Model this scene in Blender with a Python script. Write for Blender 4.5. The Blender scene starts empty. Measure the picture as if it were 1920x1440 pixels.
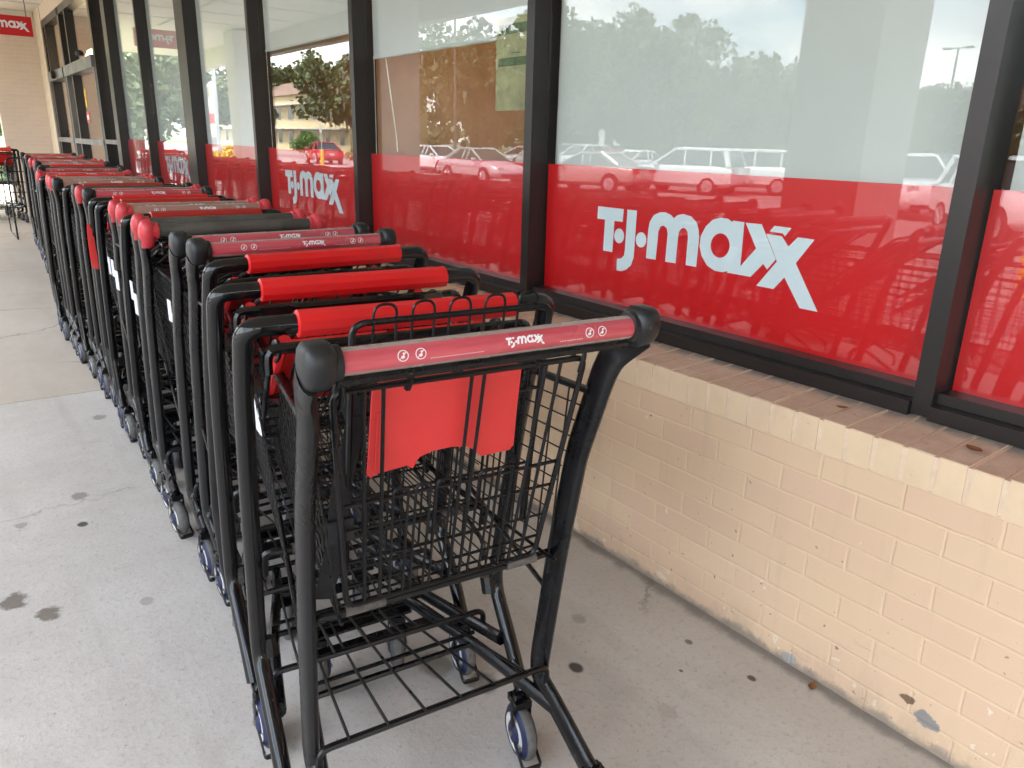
import bpy, bmesh, math, random
import numpy as np
from mathutils import Vector, Matrix, geometry
from math import sin, cos, pi, radians as R
random.seed(7); rng = np.random.default_rng(7)
S = bpy.context.scene
COL = S.collection

# ------------------------------------------------------------------ camera
YAW, PITCH, ROLL, FPX = R(36.638), R(-17.640), R(1.4497), 1425.0
f_ = Vector((sin(YAW)*cos(PITCH), cos(YAW)*cos(PITCH), sin(PITCH)))
r_ = Vector((cos(YAW), -sin(YAW), 0.0)); u_ = r_.cross(f_)
r2 = r_*cos(ROLL) + u_*sin(ROLL); u2 = -r_*sin(ROLL) + u_*cos(ROLL)
cam = bpy.data.cameras.new('camera'); co = bpy.data.objects.new('camera', cam); COL.objects.link(co)
M = Matrix((r2, u2, -f_)).transposed().to_4x4(); M.translation = Vector((0, 0, 1.30)); co.matrix_world = M
cam.sensor_width = 36; cam.lens = FPX/1920*36; cam.clip_start = .02; cam.clip_end = 2000
S.camera = co

# ------------------------------------------------------------------ light
SUN_EL, SUN_AZ = R(56), R(78)          # azimuth from +Y towards +X: the sun stands behind the store
w = bpy.data.worlds.new('World'); S.world = w; w.use_nodes = True
N = w.node_tree.nodes; LK = w.node_tree.links
bg = N['Background']
sky = N.new('ShaderNodeTexSky'); sky.sky_type = 'NISHITA'; sky.sun_disc = False
sky.sun_elevation = SUN_EL; sky.sun_rotation = SUN_AZ; sky.air_density = 1.0; sky.dust_density = 2.0
tc = N.new('ShaderNodeTexCoord'); mp = N.new('ShaderNodeMapping'); mp.inputs['Scale'].default_value = (1, 1, 2.6)
LK.new(tc.outputs['Generated'], mp.inputs['Vector'])
nz = N.new('ShaderNodeTexNoise'); nz.inputs['Scale'].default_value = 3.2; nz.inputs['Detail'].default_value = 9; nz.inputs['Roughness'].default_value = .58
LK.new(mp.outputs[0], nz.inputs['Vector'])
rp = N.new('ShaderNodeValToRGB'); rp.color_ramp.elements[0].position = .40; rp.color_ramp.elements[1].position = .60
LK.new(nz.outputs['Fac'], rp.inputs[0])
nz2 = N.new('ShaderNodeTexNoise'); nz2.inputs['Scale'].default_value = 2.2; nz2.inputs['Detail'].default_value = 6
mp2 = N.new('ShaderNodeMapping'); mp2.inputs['Location'].default_value = (3.3, 1.2, .4); mp2.inputs['Scale'].default_value = (1, 1, 3)
LK.new(tc.outputs['Generated'], mp2.inputs['Vector']); LK.new(mp2.outputs[0], nz2.inputs['Vector'])
cr = N.new('ShaderNodeValToRGB'); cr.color_ramp.elements[0].position = .35; cr.color_ramp.elements[1].position = .68
cr.color_ramp.elements[0].color = (5.2, 5.4, 5.7, 1); cr.color_ramp.elements[1].color = (10.6, 10.4, 10.0, 1)
LK.new(nz2.outputs['Fac'], cr.inputs[0])
mx = N.new('ShaderNodeMix'); mx.data_type = 'RGBA'
LK.new(rp.outputs[0], mx.inputs[0]); LK.new(sky.outputs[0], mx.inputs[6]); LK.new(cr.outputs[0], mx.inputs[7])
LK.new(mx.outputs[2], bg.inputs['Color']); bg.inputs['Strength'].default_value = .15
sl = bpy.data.lights.new('sun', 'SUN'); so = bpy.data.objects.new('sun', sl); COL.objects.link(so)
sl.energy = 2.0; sl.angle = R(9); sl.color = (1, .96, .9)
sd = Vector((sin(SUN_AZ)*cos(SUN_EL), cos(SUN_AZ)*cos(SUN_EL), sin(SUN_EL)))
so.rotation_euler = sd.to_track_quat('Z', 'Y').to_euler(); so.location = (5, 0, 12)
S.view_settings.view_transform = 'Standard'; S.view_settings.look = 'None'; S.view_settings.gamma = 1
S.view_settings.exposure = 2.95
S.cycles.max_bounces = 10; S.cycles.diffuse_bounces = 5; S.cycles.transparent_max_bounces = 16; S.cycles.glossy_bounces = 5
S.cycles.caustics_reflective = False; S.cycles.caustics_refractive = False

# ------------------------------------------------------------------ mesh helpers
class MB:
    def __init__(s): s.v = []; s.f = []; s.m = []
    def add(s, vs, fs, mi=0):
        o = len(s.v); s.v += [tuple(map(float, p)) for p in vs]
        for q in fs: s.f.append([i+o for i in q]); s.m.append(mi)
    def box(s, a, b, mi=0):
        x0, y0, z0 = [min(p, q) for p, q in zip(a, b)]; x1, y1, z1 = [max(p, q) for p, q in zip(a, b)]
        s.add([(x0,y0,z0),(x1,y0,z0),(x1,y1,z0),(x0,y1,z0),(x0,y0,z1),(x1,y0,z1),(x1,y1,z1),(x0,y1,z1)],
              [(0,3,2,1),(4,5,6,7),(0,1,5,4),(1,2,6,5),(2,3,7,6),(3,0,4,7)], mi)
    def tube(s, path, r, n=6, closed=False, ref=None, r2=None, mi=0, cap=True):
        """sweep an ellipse (r across ref, r2 the other way) along path; r may be a list"""
        P = [Vector(p) for p in path]; k = len(P)
        rs = r if isinstance(r, (list, tuple)) else [r]*k
        rs2 = rs if r2 is None else (r2 if isinstance(r2, (list, tuple)) else [r2]*k)
        T = []
        for i in range(k):
            if closed: t = P[(i+1) % k]-P[i-1]
            else: t = P[min(i+1, k-1)]-P[max(i-1, 0)]
            T.append(t.normalized())
        if ref is None:
            a = Vector((0, 0, 1)) if abs(T[0].z) < .8 else Vector((1, 0, 0))
            a = (a-T[0]*a.dot(T[0])).normalized()
        vs = []
        for i in range(k):
            if ref is not None:
                a = Vector(ref); a = (a-T[i]*a.dot(T[i])).normalized()
            else: a = (a-T[i]*a.dot(T[i])).normalized()
            b = T[i].cross(a)
            for j in range(n):
                th = 2*pi*j/n; vs.append(P[i]+a*(cos(th)*rs[i])+b*(sin(th)*rs2[i]))
        fs = []
        for i in range(k if closed else k-1):
            i2 = (i+1) % k
            for j in range(n): fs.append((i*n+j, i*n+(j+1) % n, i2*n+(j+1) % n, i2*n+j))
        if not closed and cap: fs.append(tuple(range(n))[::-1]); fs.append(tuple((k-1)*n+j for j in range(n)))
        s.add(vs, fs, mi)
    def lathe(s, c, axis, prof, n=16, mi=0, cap=True):
        """prof: list of (distance along axis, radius)"""
        A = Vector(axis).normalized(); a = Vector((0, 0, 1)) if abs(A.z) < .8 else Vector((1, 0, 0))
        a = (a-A*a.dot(A)).normalized(); b = A.cross(a); c = Vector(c)
        vs = []; k = len(prof)
        for d, r in prof:
            for j in range(n):
                th = 2*pi*j/n; vs.append(c+A*d+(a*cos(th)+b*sin(th))*r)
        fs = [(i*n+j, i*n+(j+1) % n, (i+1)*n+(j+1) % n, (i+1)*n+j) for i in range(k-1) for j in range(n)]
        if cap: fs.append(tuple(range(n))[::-1]); fs.append(tuple((k-1)*n+j for j in range(n)))
        s.add(vs, fs, mi)
    def poly(s, loops, fn, th=0.0, mi=0):
        """flat filled polygon (first loop outer, others holes), fn maps (u,v,d)->xyz"""
        L = [[Vector((p[0], p[1], 0)) for p in l] for l in loops]
        tri = geometry.tessellate_polygon(L); flat = [p for l in L for p in l]; n = len(flat)
        s.add([fn(p.x, p.y, 0) for p in flat], [tuple(t) for t in tri], mi)
        if th:
            s.add([fn(p.x, p.y, th) for p in flat], [tuple(t)[::-1] for t in tri], mi)
    def build(s, name, mat, parent=None, smooth=35, loc=None):
        me = bpy.data.meshes.new(name); me.from_pydata(s.v, [], s.f)
        mats = mat if isinstance(mat, (list, tuple)) else [mat]
        for q in mats: me.materials.append(q)
        if len(mats) > 1: me.polygons.foreach_set('material_index', s.m)
        bm = bmesh.new(); bm.from_mesh(me); bmesh.ops.recalc_face_normals(bm, faces=bm.faces); bm.to_mesh(me); bm.free()
        if smooth:
            me.polygons.foreach_set('use_smooth', [True]*len(me.polygons)); me.set_sharp_from_angle(angle=R(smooth))
        me.update()
        o = bpy.data.objects.new(name, me); COL.objects.link(o)
        if parent is not None: o.parent = parent
        if loc: o.location = loc
        return o

def fil(pts, r, n=4, closed=False):
    """round the corners of a polyline"""
    P = [Vector(p) for p in pts]; out = []; k = len(P)
    for i in range(k):
        if not closed and i in (0, k-1): out.append(P[i]); continue
        a, b, c = P[i-1], P[i], P[(i+1) % k]
        d1 = (a-b); d2 = (c-b); l = min(r, d1.length*.48, d2.length*.48)
        p = b+d1.normalized()*l; q = b+d2.normalized()*l
        for j in range(n+1):
            t = j/n; out.append(p*(1-t)**2+b*2*t*(1-t)+q*t*t)
    return out

def tag(o, label=None, cat=None, group=None, kind=None):
    for k, v in (('label', label), ('category', cat), ('group', group), ('kind', kind)):
        if v: o[k] = v
    return o
def empty(name, loc, rz=0, **k):
    o = bpy.data.objects.new(name, None); COL.objects.link(o); o.location = loc; o.rotation_euler = (0, 0, rz); o.empty_display_size = .1
    return tag(o, **k)
def children(o): return [c for c in bpy.data.objects if c.parent == o]
def copy_tree(o, parent=None):
    c = o.copy(); COL.objects.link(c)
    if parent is not None: c.parent = parent
    for ch in children(o): copy_tree(ch, c)
    return c

# ------------------------------------------------------------------ materials
class NT:
    def __init__(s, name):
        s.m = bpy.data.materials.new(name); s.m.use_nodes = True; s.n = s.m.node_tree.nodes; s.l = s.m.node_tree.links
        s.b = s.n['Principled BSDF']; s.out = s.n['Material Output']
        s.pos = s.n.new('ShaderNodeTexCoord').outputs['Object']
    def geo(s): return s.n.new('ShaderNodeNewGeometry').outputs['Position']
    def noise(s, scale, detail=4, rough=.55, vec=None, dist=0, out='Fac'):
        t = s.n.new('ShaderNodeTexNoise'); t.inputs['Scale'].default_value = scale; t.inputs['Detail'].default_value = detail
        t.inputs['Roughness'].default_value = rough; t.inputs['Distortion'].default_value = dist
        s.l.new(vec or s.pos, t.inputs['Vector']); return t.outputs[out]
    def map(s, v, a, b, c=0., d=1., smooth=False):
        t = s.n.new('ShaderNodeMapRange'); t.interpolation_type = 'SMOOTHSTEP' if smooth else 'LINEAR'
        s.l.new(v, t.inputs[0])
        for i, q in enumerate((a, b, c, d)): t.inputs[i+1].default_value = q
        return t.outputs[0]
    def mix(s, fac, a, b):
        t = s.n.new('ShaderNodeMix'); t.data_type = 'RGBA'
        for q, i in ((fac, 0), (a, 6), (b, 7)):
            if isinstance(q, (int, float)): t.inputs[i].default_value = q
            elif isinstance(q, tuple): t.inputs[i].default_value = (*q, 1)
            else: s.l.new(q, t.inputs[i])
        return t.outputs[2]
    def math(s, op, a, b=0.):
        t = s.n.new('ShaderNodeMath'); t.operation = op
        for q, i in ((a, 0), (b, 1)):
            if isinstance(q, (int, float)): t.inputs[i].default_value = q
            else: s.l.new(q, t.inputs[i])
        return t.outputs[0]
    def sep(s, v):
        t = s.n.new('ShaderNodeSeparateXYZ'); s.l.new(v, t.inputs[0]); return t.outputs
    def comb(s, x, y, z):
        t = s.n.new('ShaderNodeCombineXYZ')
        for i, q in enumerate((x, y, z)):
            if isinstance(q, (int, float)): t.inputs[i].default_value = q
            else: s.l.new(q, t.inputs[i])
        return t.outputs[0]
    def vadd(s, a, b, op='ADD'):
        t = s.n.new('ShaderNodeVectorMath'); t.operation = op
        for i, q in enumerate((a, b)):
            if isinstance(q, tuple): t.inputs[i].default_value = q
            else: s.l.new(q, t.inputs[i])
        return t.outputs[1] if op in ('DISTANCE', 'LENGTH') else t.outputs[0]
    def bump(s, h, strength=.3, dist=.01, prev=None):
        t = s.n.new('ShaderNodeBump'); t.inputs['Strength'].default_value = strength; t.inputs['Distance'].default_value = dist
        s.l.new(h, t.inputs['Height'])
        if prev is not None: s.l.new(prev, t.inputs['Normal'])
        return t.outputs[0]
    def set(s, **k):
        for a, v in k.items():
            i = s.b.inputs[a.replace('_', ' ')]
            if isinstance(v, (int, float)): i.default_value = v
            elif isinstance(v, tuple): i.default_value = (*v, 1)
            else: s.l.new(v, i)
        return s.m

def simple(name, c, rough=.5, metal=0., var=.25, scale=12., rv=.12, bump=0., coat=0., spec=.5):
    t = NT(name); n = t.noise(scale, 5, .6)
    d = tuple(q*(1-var) for q in c); e = tuple(min(1, q*(1+var)) for q in c)
    t.set(Base_Color=t.mix(t.map(n, .3, .7), d, e), Roughness=t.map(t.noise(scale*2.3, 3), .3, .7, max(.02, rough-rv), min(1, rough+rv)), Metallic=metal)
    t.b.inputs['Coat Weight'].default_value = coat; t.b.inputs['Specular IOR Level'].default_value = spec
    if bump: t.set(Normal=t.bump(t.noise(scale*6, 4), bump, .002))
    return t.m

def black_paint(name, base, rough, rust=.0, dust=.35, spec=.5):
    t = NT(name); n = t.noise(9, 6, .65); n2 = t.noise(70, 4, .7)
    c = t.mix(t.map(n, .42, .72, 0, dust), base, tuple(q*2.2+.006 for q in base))
    c = t.mix(t.map(n2, .66, .74, 0, .5), c, (.10, .095, .085))
    if rust: c = t.mix(t.map(t.noise(19, 7, .75), .665, .70, 0, rust), c, (.13, .05, .028)); c = t.mix(t.map(t.noise(34, 6, .8, vec=t.vadd(t.pos, (3., 3., .6), 'MULTIPLY')), .70, .74, 0, rust), c, (.17, .165, .155))
    t.b.inputs['Specular IOR Level'].default_value = spec
    return t.set(Base_Color=c, Roughness=t.map(n, .3, .7, rough-.08, rough+.15), Normal=t.bump(n2, .12, .001))
MAT = {}
MAT['frame'] = black_paint('black_frame_paint', (.004, .004, .0045), .24, .7, .3, .36)
MAT['wire'] = black_paint('black_wire_coating', (.0035, .0035, .004), .30, .45, .3, .36)
MAT['gloss'] = black_paint('gloss_black_tube', (.0045, .0045, .005), .09, .0, .12, .45)
MAT['worn'] = simple('scuffed_grey_sleeve', (.085, .075, .068), .6, var=.6, scale=45, bump=.3)
MAT['rubber'] = black_paint('black_rubber_cap', (.011, .0112, .0116), .38, .0, .45, .4)
MAT['strap'] = simple('black_webbing', (.012, .012, .014), .7, var=.4, scale=60, bump=.4)
MAT['redcap'] = simple('red_rubber_cap', (.52, .035, .045), .42, var=.16, scale=22)
MAT['flap'] = simple('red_plastic_flap', (.66, .038, .036), .40, var=.07, scale=9, bump=.08)
def red_sleeve(name, c, rough):
    t = NT(name); n = t.noise(6, 5, .6); g = t.noise(60, 3)
    c2 = t.mix(t.map(n, .35, .7), c, tuple(q*.78 for q in c)); c2 = t.mix(t.map(g, .68, .75, 0, .35), c2, (.35, .2, .18))
    return t.set(Base_Color=c2, Roughness=t.map(n, .3, .7, rough-.08, rough+.1), Normal=t.bump(g, .06, .001))
MAT['bright'] = red_sleeve('bright_red_sleeve', (.70, .010, .012), .33)
MAT['brick'] = red_sleeve('dull_red_sleeve', (.42, .022, .014), .36)
def label_mat(name, c):
    t = NT(name); n = t.noise(7, 4, .5); st = t.noise(3, 6, .7, vec=t.vadd(t.pos, (1., 14., 14.), 'MULTIPLY'))
    c2 = t.mix(t.map(st, .38, .68), c, tuple(min(1, q*1.35+.03) for q in c))
    m = t.set(Base_Color=c2, Roughness=t.map(n, .3, .7, .22, .36)); t.b.inputs['Coat Weight'].default_value = .8; t.b.inputs['Coat Roughness'].default_value = .12
    return m
MAT['maroon'] = label_mat('maroon_handle_label', (.44, .050, .070))
MAT['tan'] = label_mat('faded_handle_label', (.30, .15, .11))
MAT['weathered'] = black_paint('weathered_grey_handle', (.055, .050, .042), .55, .0, .9)
MAT['tube_clear'] = simple('grey_handle_edge', (.34, .27, .24), .25, var=.06, scale=6)
MAT['white'] = simple('white_print', (.80, .80, .80), .5, var=.04)
MAT['whitetag'] = simple('white_plastic_tag', (.72, .73, .80), .4, var=.06)
MAT['tyre_blue'] = simple('navy_tyre', (.010, .014, .055), .45, var=.35, scale=30)
MAT['tyre_grey'] = simple('worn_grey_tyre', (.10, .095, .088), .75, var=.4, scale=30, bump=.4)
MAT['rim'] = simple('pale_wheel_rim', (.48, .47, .45), .45, var=.2, scale=30)
MAT['zinc'] = simple('zinc_bolt', (.5, .5, .5), .35, 1., var=.2)
MAT['alu'] = simple('bronze_aluminium', (.026, .021, .019), .33, .35, var=.10, scale=1.3, rv=.05)
MAT['alu_grey'] = simple('grey_aluminium', (.17, .165, .155), .4, .3, var=.08, scale=1.5)
MAT['gasket'] = simple('black_gasket', (.008, .008, .008), .6, var=.2)
MAT['shade'] = simple('white_roller_shade', (.55, .555, .53), .8, var=.015, scale=3)
MAT['chain'] = simple('white_bead_chain', (.75, .74, .70), .5)
MAT['soffit'] = simple('cream_soffit', (.66, .60, .50), .8, var=.05, scale=2)
MAT['stucco'] = simple('beige_stucco', (.62, .50, .36), .9, var=.07, scale=8, bump=.4)
MAT['column'] = simple('grey_stucco', (.66, .62, .57), .9, var=.06, scale=8, bump=.5)
MAT['interior'] = simple('brown_interior_wall', (.33, .165, .085), .8, var=.2, scale=2)
MAT['interior_floor'] = simple('interior_floor', (.3, .27, .24), .5)

def film(name, c, rough=.4):
    t = NT(name); n = t.noise(3, 3)
    return t.set(Base_Color=t.mix(t.map(n, .3, .7), c, tuple(q*.93 for q in c)), Roughness=rough)
MAT['film'] = film('red_window_film', (.61, .0006, .003))
MAT['logo'] = film('white_window_lettering', (.66, .72, .75))

def glass_mat(name, gain, tint=(1, 1, 1)):
    t = NT(name); t.n.remove(t.b)
    tr = t.n.new('ShaderNodeBsdfTransparent'); tr.inputs[0].default_value = (*tint, 1)
    gl = t.n.new('ShaderNodeBsdfGlossy'); gl.inputs['Roughness'].default_value = .0; gl.inputs[0].default_value = (1, 1, 1, 1)
    wv = t.noise(1.1, 2, .4, vec=t.geo())
    bp = t.bump(wv, .012, .05); t.l.new(bp, gl.inputs['Normal'])
    lw = t.n.new('ShaderNodeLayerWeight'); lw.inputs['Blend'].default_value = .5
    fac = t.math('ADD', gain, t.math('MULTIPLY', t.math('POWER', lw.outputs['Facing'], 5.), 1-gain))
    ms = t.n.new('ShaderNodeMixShader'); t.l.new(fac, ms.inputs[0]); t.l.new(tr.outputs[0], ms.inputs[1]); t.l.new(gl.outputs[0], ms.inputs[2])
    t.l.new(ms.outputs[0], t.out.inputs[0]); return t.m
MAT['glass'] = glass_mat('window_glass', .031, (.97, .985, .975))
MAT['carglass'] = simple('dark_car_glass', (.012, .015, .017), .05, var=.1)

def concrete():
    t = NT('sidewalk_concrete'); p = t.geo(); s = t.sep(p)
    big = t.noise(1.3, 6, .62, vec=p); fine = t.noise(60, 6, .75, vec=p); mid = t.noise(9, 5, .65, vec=p)
    st = t.noise(4, 6, .7, vec=t.vadd(p, (1., .12, 1.), 'MULTIPLY'))
    c = t.mix(t.map(big, .3, .7), (.48, .445, .405), (.615, .58, .54))
    c = t.mix(t.map(mid, .35, .7, 0, .45), c, (.655, .625, .59))
    c = t.mix(t.map(st, .55, .75, 0, .35), c, (.33, .29, .25))
    c = t.mix(t.map(fine, .54, .74, 0, .6), c, (.20, .18, .16)); c = t.mix(t.map(t.noise(150, 3, .8, vec=p), .58, .72, 0, .5), c, (.24, .22, .20))
    c = t.mix(t.map(fine, .40, .28, 0, .35), c, (.66, .64, .61))
    tr = t.noise(7, 5, .6, vec=t.vadd(p, (1., .05, 1.), 'MULTIPLY')); c = t.mix(t.map(tr, .57, .70, 0, .22), c, (.30, .28, .26))
    c = t.mix(t.map(t.noise(95, 2, .5, vec=p), .70, .76, 0, .6), c, (.13, .12, .11))
    # older, browner slabs beyond the joint
    far = t.map(s[1], 4.345, 4.35)
    old = t.mix(t.map(t.noise(2.6, 6, .7, vec=t.vadd(p, (1., .35, 1.), 'MULTIPLY')), .35, .68), (.44, .375, .295), (.56, .49, .40))
    old = t.mix(t.map(t.noise(30, 5, .7, vec=p), .60, .72, 0, .5), old, (.22, .18, .14))
    c = t.mix(far, c, t.mix(.72, c, old))
    # grime along the wall foot
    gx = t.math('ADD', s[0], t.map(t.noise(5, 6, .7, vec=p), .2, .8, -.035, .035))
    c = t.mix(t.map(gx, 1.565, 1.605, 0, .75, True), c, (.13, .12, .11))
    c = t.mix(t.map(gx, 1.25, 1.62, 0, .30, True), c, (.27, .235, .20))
    # stains and gum, each with its own outline
    d = t.noise(26, 6, .7, vec=p, out='Color')
    for (x, y, r, col, k, pw) in STAINS:
        q = t.vadd(p, t.vadd(t.vadd(d, (.5, .5, .5), 'SUBTRACT'), (r*pw, r*pw, 0), 'MULTIPLY'))
        dist = t.vadd(t.vadd(q, (1., .8, 0.), 'MULTIPLY'), (x, y*.8, 0.), 'DISTANCE')
        c = t.mix(t.map(dist, r*.70, r*1.2, k, 0, True), c, t.mix(t.map(mid, .3, .7), col, tuple(q*1.5 for q in col)))
    # hairline cracks
    vo = t.n.new('ShaderNodeTexVoronoi'); vo.feature = 'DISTANCE_TO_EDGE'; vo.inputs['Scale'].default_value = .55
    t.l.new(t.vadd(p, t.vadd(t.noise(3, 6, .7, vec=p, out='Color'), (.35, .35, 0), 'MULTIPLY')), vo.inputs['Vector'])
    crack = t.math('MULTIPLY', t.map(vo.outputs['Distance'], .0, .006, 1, 0), t.map(t.noise(1.1, 3, vec=p), .46, .55))
    c = t.mix(t.math('MULTIPLY', crack, .6), c, (.16, .14, .12))
    b = t.bump(fine, .35, .003); b = t.bump(mid, .2, .006, b)
    return t.set(Base_Color=c, Roughness=t.map(big, .3, .7, .62, .85), Normal=b)
G_, W_ = (.045, .040, .036), (.15, .125, .10)
STAINS = [(1.142, 1.225, .018, G_, .95, .6), (.22, 2.773, .017, G_, .95, .9), (-.014, 2.369, .036, (.11, .09, .07), .85, 2.6), (.06, 2.249, .030, (.11, .09, .07), .85, 2.6),
          (1.489, .936, .010, G_, .9, .8), (.85, 1.443, .045, (.19, .165, .13), .85, 1.0), (.909, 1.315, .035, W_, .8, 1.2), (.243, 3.023, .030, W_, .7, 2.),
          (.047, 2.879, .018, W_, .5, 2.), (1.289, 1.383, .020, W_, .4, 1.), (.30, 2.16, .018, W_, .45, 1.), (.45, 3.9, .03, W_, .6, 2.),
          (1.36, 1.06, .005, G_, .8, .8), (1.22, .98, .022, W_, .25, 2.5), (.78, .92, .02, W_, .4, 1.5), (1.47, 1.13, .01, G_, .7, 1.)]
MAT['concrete'] = concrete()

def brick_mat(name, flip=False, dirty=True, base=(.67, .478, .312), xaxis=1):
    t = NT(name); p = t.geo(); s = t.sep(p)
    wob = t.noise(7, 4, .6, vec=p, out='Color')
    v = t.comb(s[xaxis], t.math('ADD', s[2], .0043), 0.)
    v = t.vadd(v, t.vadd(t.vadd(wob, (.5, .5, .5), 'SUBTRACT'), (.010, .008, 0), 'MULTIPLY'))
    br = t.n.new('ShaderNodeTexBrick'); t.l.new(v, br.inputs['Vector'])
    for k, q in (('Scale', 1.), ('Mortar Size', .0055), ('Mortar Smooth', .7), ('Bias', 0.), ('Brick Width', .2032), ('Row Height', .0677)): br.inputs[k].default_value = q
    br.inputs['Color1'].default_value = (0, 0, 0, 1); br.inputs['Color2'].default_value = (1, 1, 1, 1); br.inputs['Mortar'].default_value = (.5, .5, .5, 1)
    big = t.noise(1.7, 4, .55, vec=p); fine = t.noise(45, 6, .75, vec=p); mid = t.noise(14, 5, .7, vec=p)
    bw = t.n.new('ShaderNodeRGBToBW'); t.l.new(br.outputs['Color'], bw.inputs[0])
    c = t.mix(t.map(big, .3, .7), base, tuple(q*.93 for q in base))
    c = t.mix(t.map(bw.outputs[0], 0, 1, 0, .75), c, (base[0]*.93, base[1]*.87, base[2]*.93))
    c = t.mix(t.math('MULTIPLY', br.outputs['Fac'], .55), c, tuple(min(1, q*1.10) for q in base))
    pit = t.map(fine, .66, .72)
    c = t.mix(t.math('MULTIPLY', pit, .22), c, (.34, .25, .17))
    if dirty:
        low = t.map(s[2], .62, .0, .0, 1.)
        fl = t.noise(52, 3, .5, vec=p); fl2 = t.noise(26, 5, .75, vec=p)
        c = t.mix(t.math('MULTIPLY', t.map(t.math('ADD', fl, t.math('MULTIPLY', low, .045)), .742, .758), .7), c, (.12, .085, .06))
        lowest = t.map(s[2], .20, .0, 0., 1.)
        c = t.mix(t.math('MULTIPLY', t.map(t.math('ADD', fl2, t.math('MULTIPLY', lowest, .13)), .745, .77), .75), c, (.11, .085, .065))
        c = t.mix(t.math('MULTIPLY', t.map(t.math('ADD', t.noise(20, 4, .6, vec=t.vadd(p, (1, 3, 1))), t.math('MULTIPLY', lowest, .10)), .72, .74), .6), c, (.76, .67, .54))
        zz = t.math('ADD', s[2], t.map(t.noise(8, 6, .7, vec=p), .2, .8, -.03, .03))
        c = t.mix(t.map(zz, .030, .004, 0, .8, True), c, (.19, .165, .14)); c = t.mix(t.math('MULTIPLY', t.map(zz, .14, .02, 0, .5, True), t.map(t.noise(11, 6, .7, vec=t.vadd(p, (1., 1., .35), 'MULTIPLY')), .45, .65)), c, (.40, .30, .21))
        dr = t.noise(16, 5, .65, vec=t.vadd(p, (1., 1., .10), 'MULTIPLY')); c = t.mix(t.map(dr, .56, .72, 0, .28), c, (.46, .33, .22))
        sc = t.noise(9, 6, .75, vec=t.vadd(t.vadd(p, (1., .35, 2.6), 'MULTIPLY'), (3., 1., 2.))); c = t.mix(t.math('MULTIPLY', t.map(sc, .62, .68), t.map(s[2], .45, .05, 0, .45)), c, (.36, .27, .19))
        d = t.noise(22, 5, .7, vec=p, out='Color')
        for (y, z, r, col) in ((.567, .071, .020, (.20, .20, .20)), (.615, .100, .013, (.12, .07, .04)), (.918, .018, .016, (.34, .33, .32))):
            q = t.vadd(p, t.vadd(t.vadd(d, (.5, .5, .5), 'SUBTRACT'), (0, r*2.6, r*2.0), 'MULTIPLY'))
            c = t.mix(t.map(t.vadd(t.vadd(q, (0., .7, 1.), 'MULTIPLY'), (0., y*.7, z), 'DISTANCE'), r*.8, r, .9, 0), c, col)
    h = t.math('SUBTRACT', 1., t.map(br.outputs['Fac'], 0., 1., 0., 1., True))
    b = t.bump(h, .55, .0035); b = t.bump(mid, .35, .004, b); b = t.bump(pit, -.35, .002, b); b = t.bump(fine, .18, .002, b)
    return t.set(Base_Color=c, Roughness=.72, Normal=b)
MAT['brickwall'] = brick_mat('painted_brick')
MAT['brickend'] = brick_mat('painted_brick_end', dirty=False, base=(.70, .58, .46), xaxis=0)
def rowlock_mats():
    t = NT('rowlock_painted'); p = t.geo(); n = t.noise(26, 6, .75, vec=p); m = t.noise(8, 5, .6, vec=p); s = t.sep(p)
    c = t.mix(t.map(m, .3, .7), (.71, .53, .35), (.64, .47, .31)); c = t.mix(t.map(n, .64, .70, 0, .4), c, (.27, .19, .13))
    a = t.set(Base_Color=c, Roughness=.75, Normal=t.bump(n, .5, .003))
    t = NT('rowlock_top'); p = t.geo(); n = t.noise(13, 6, .72, vec=p); g = t.noise(60, 4, .7, vec=p); s = t.sep(p)
    c = t.mix(t.map(n, .40, .66), (.53, .385, .28), (.62, .48, .355)); c = t.mix(t.map(g, .62, .72, 0, .5), c, (.17, .12, .09))
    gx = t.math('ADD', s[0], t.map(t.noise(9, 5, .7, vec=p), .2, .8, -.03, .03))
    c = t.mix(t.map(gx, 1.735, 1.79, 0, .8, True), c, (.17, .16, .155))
    b = t.set(Base_Color=c, Roughness=.85, Normal=t.bump(n, .6, .004))
    t = NT('rowlock_mortar'); p = t.geo(); n = t.noise(40, 5, .7, vec=p)
    m = t.set(Base_Color=t.mix(t.map(n, .35, .7), (.72, .55, .40), (.62, .47, .34)), Roughness=.85, Normal=t.bump(n, .4, .002))
    return [a, b, m]
MAT['rowlock'] = rowlock_mats()

def asphalt():
    t = NT('asphalt'); p = t.geo(); n = t.noise(.25, 6, .6, vec=p); f = t.noise(30, 4, .7, vec=p)
    c = t.mix(t.map(n, .3, .7), (.17, .165, .16), (.26, .25, .24)); c = t.mix(t.map(f, .5, .75, 0, .4), c, (.1, .1, .1))
    return t.set(Base_Color=c, Roughness=.85)
MAT['asphalt'] = asphalt()
MAT['curb'] = simple('curb_concrete', (.5, .48, .45), .85, var=.1, scale=4)
MAT['lawn'] = simple('lawn', (.10, .17, .045), .9, var=.3, scale=1.5)
MAT['line'] = simple('road_paint', (.7, .7, .68), .7, var=.1)
def leaf_mat(name, a, b):
    t = NT(name); n = t.noise(.9, 3, .6, vec=t.geo()); n2 = t.noise(6, 2, .6, vec=t.geo())
    c = t.mix(t.map(n, .35, .65), a, b); c = t.mix(t.map(n2, .4, .7, 0, .5), c, tuple(q*1.6 for q in b))
    m = t.set(Base_Color=c, Roughness=.6); return m
MAT['leaf'] = leaf_mat('oak_leaves', (.050, .075, .026), (.105, .140, .050))
MAT['leaf2'] = leaf_mat('shrub_leaves', (.04, .10, .02), (.09, .19, .04))
MAT['leaf3'] = leaf_mat('yellow_flowers', (.20, .24, .03), (.55, .38, .03))
MAT['moss'] = leaf_mat('grey_moss', (.16, .16, .12), (.26, .26, .20))
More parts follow.
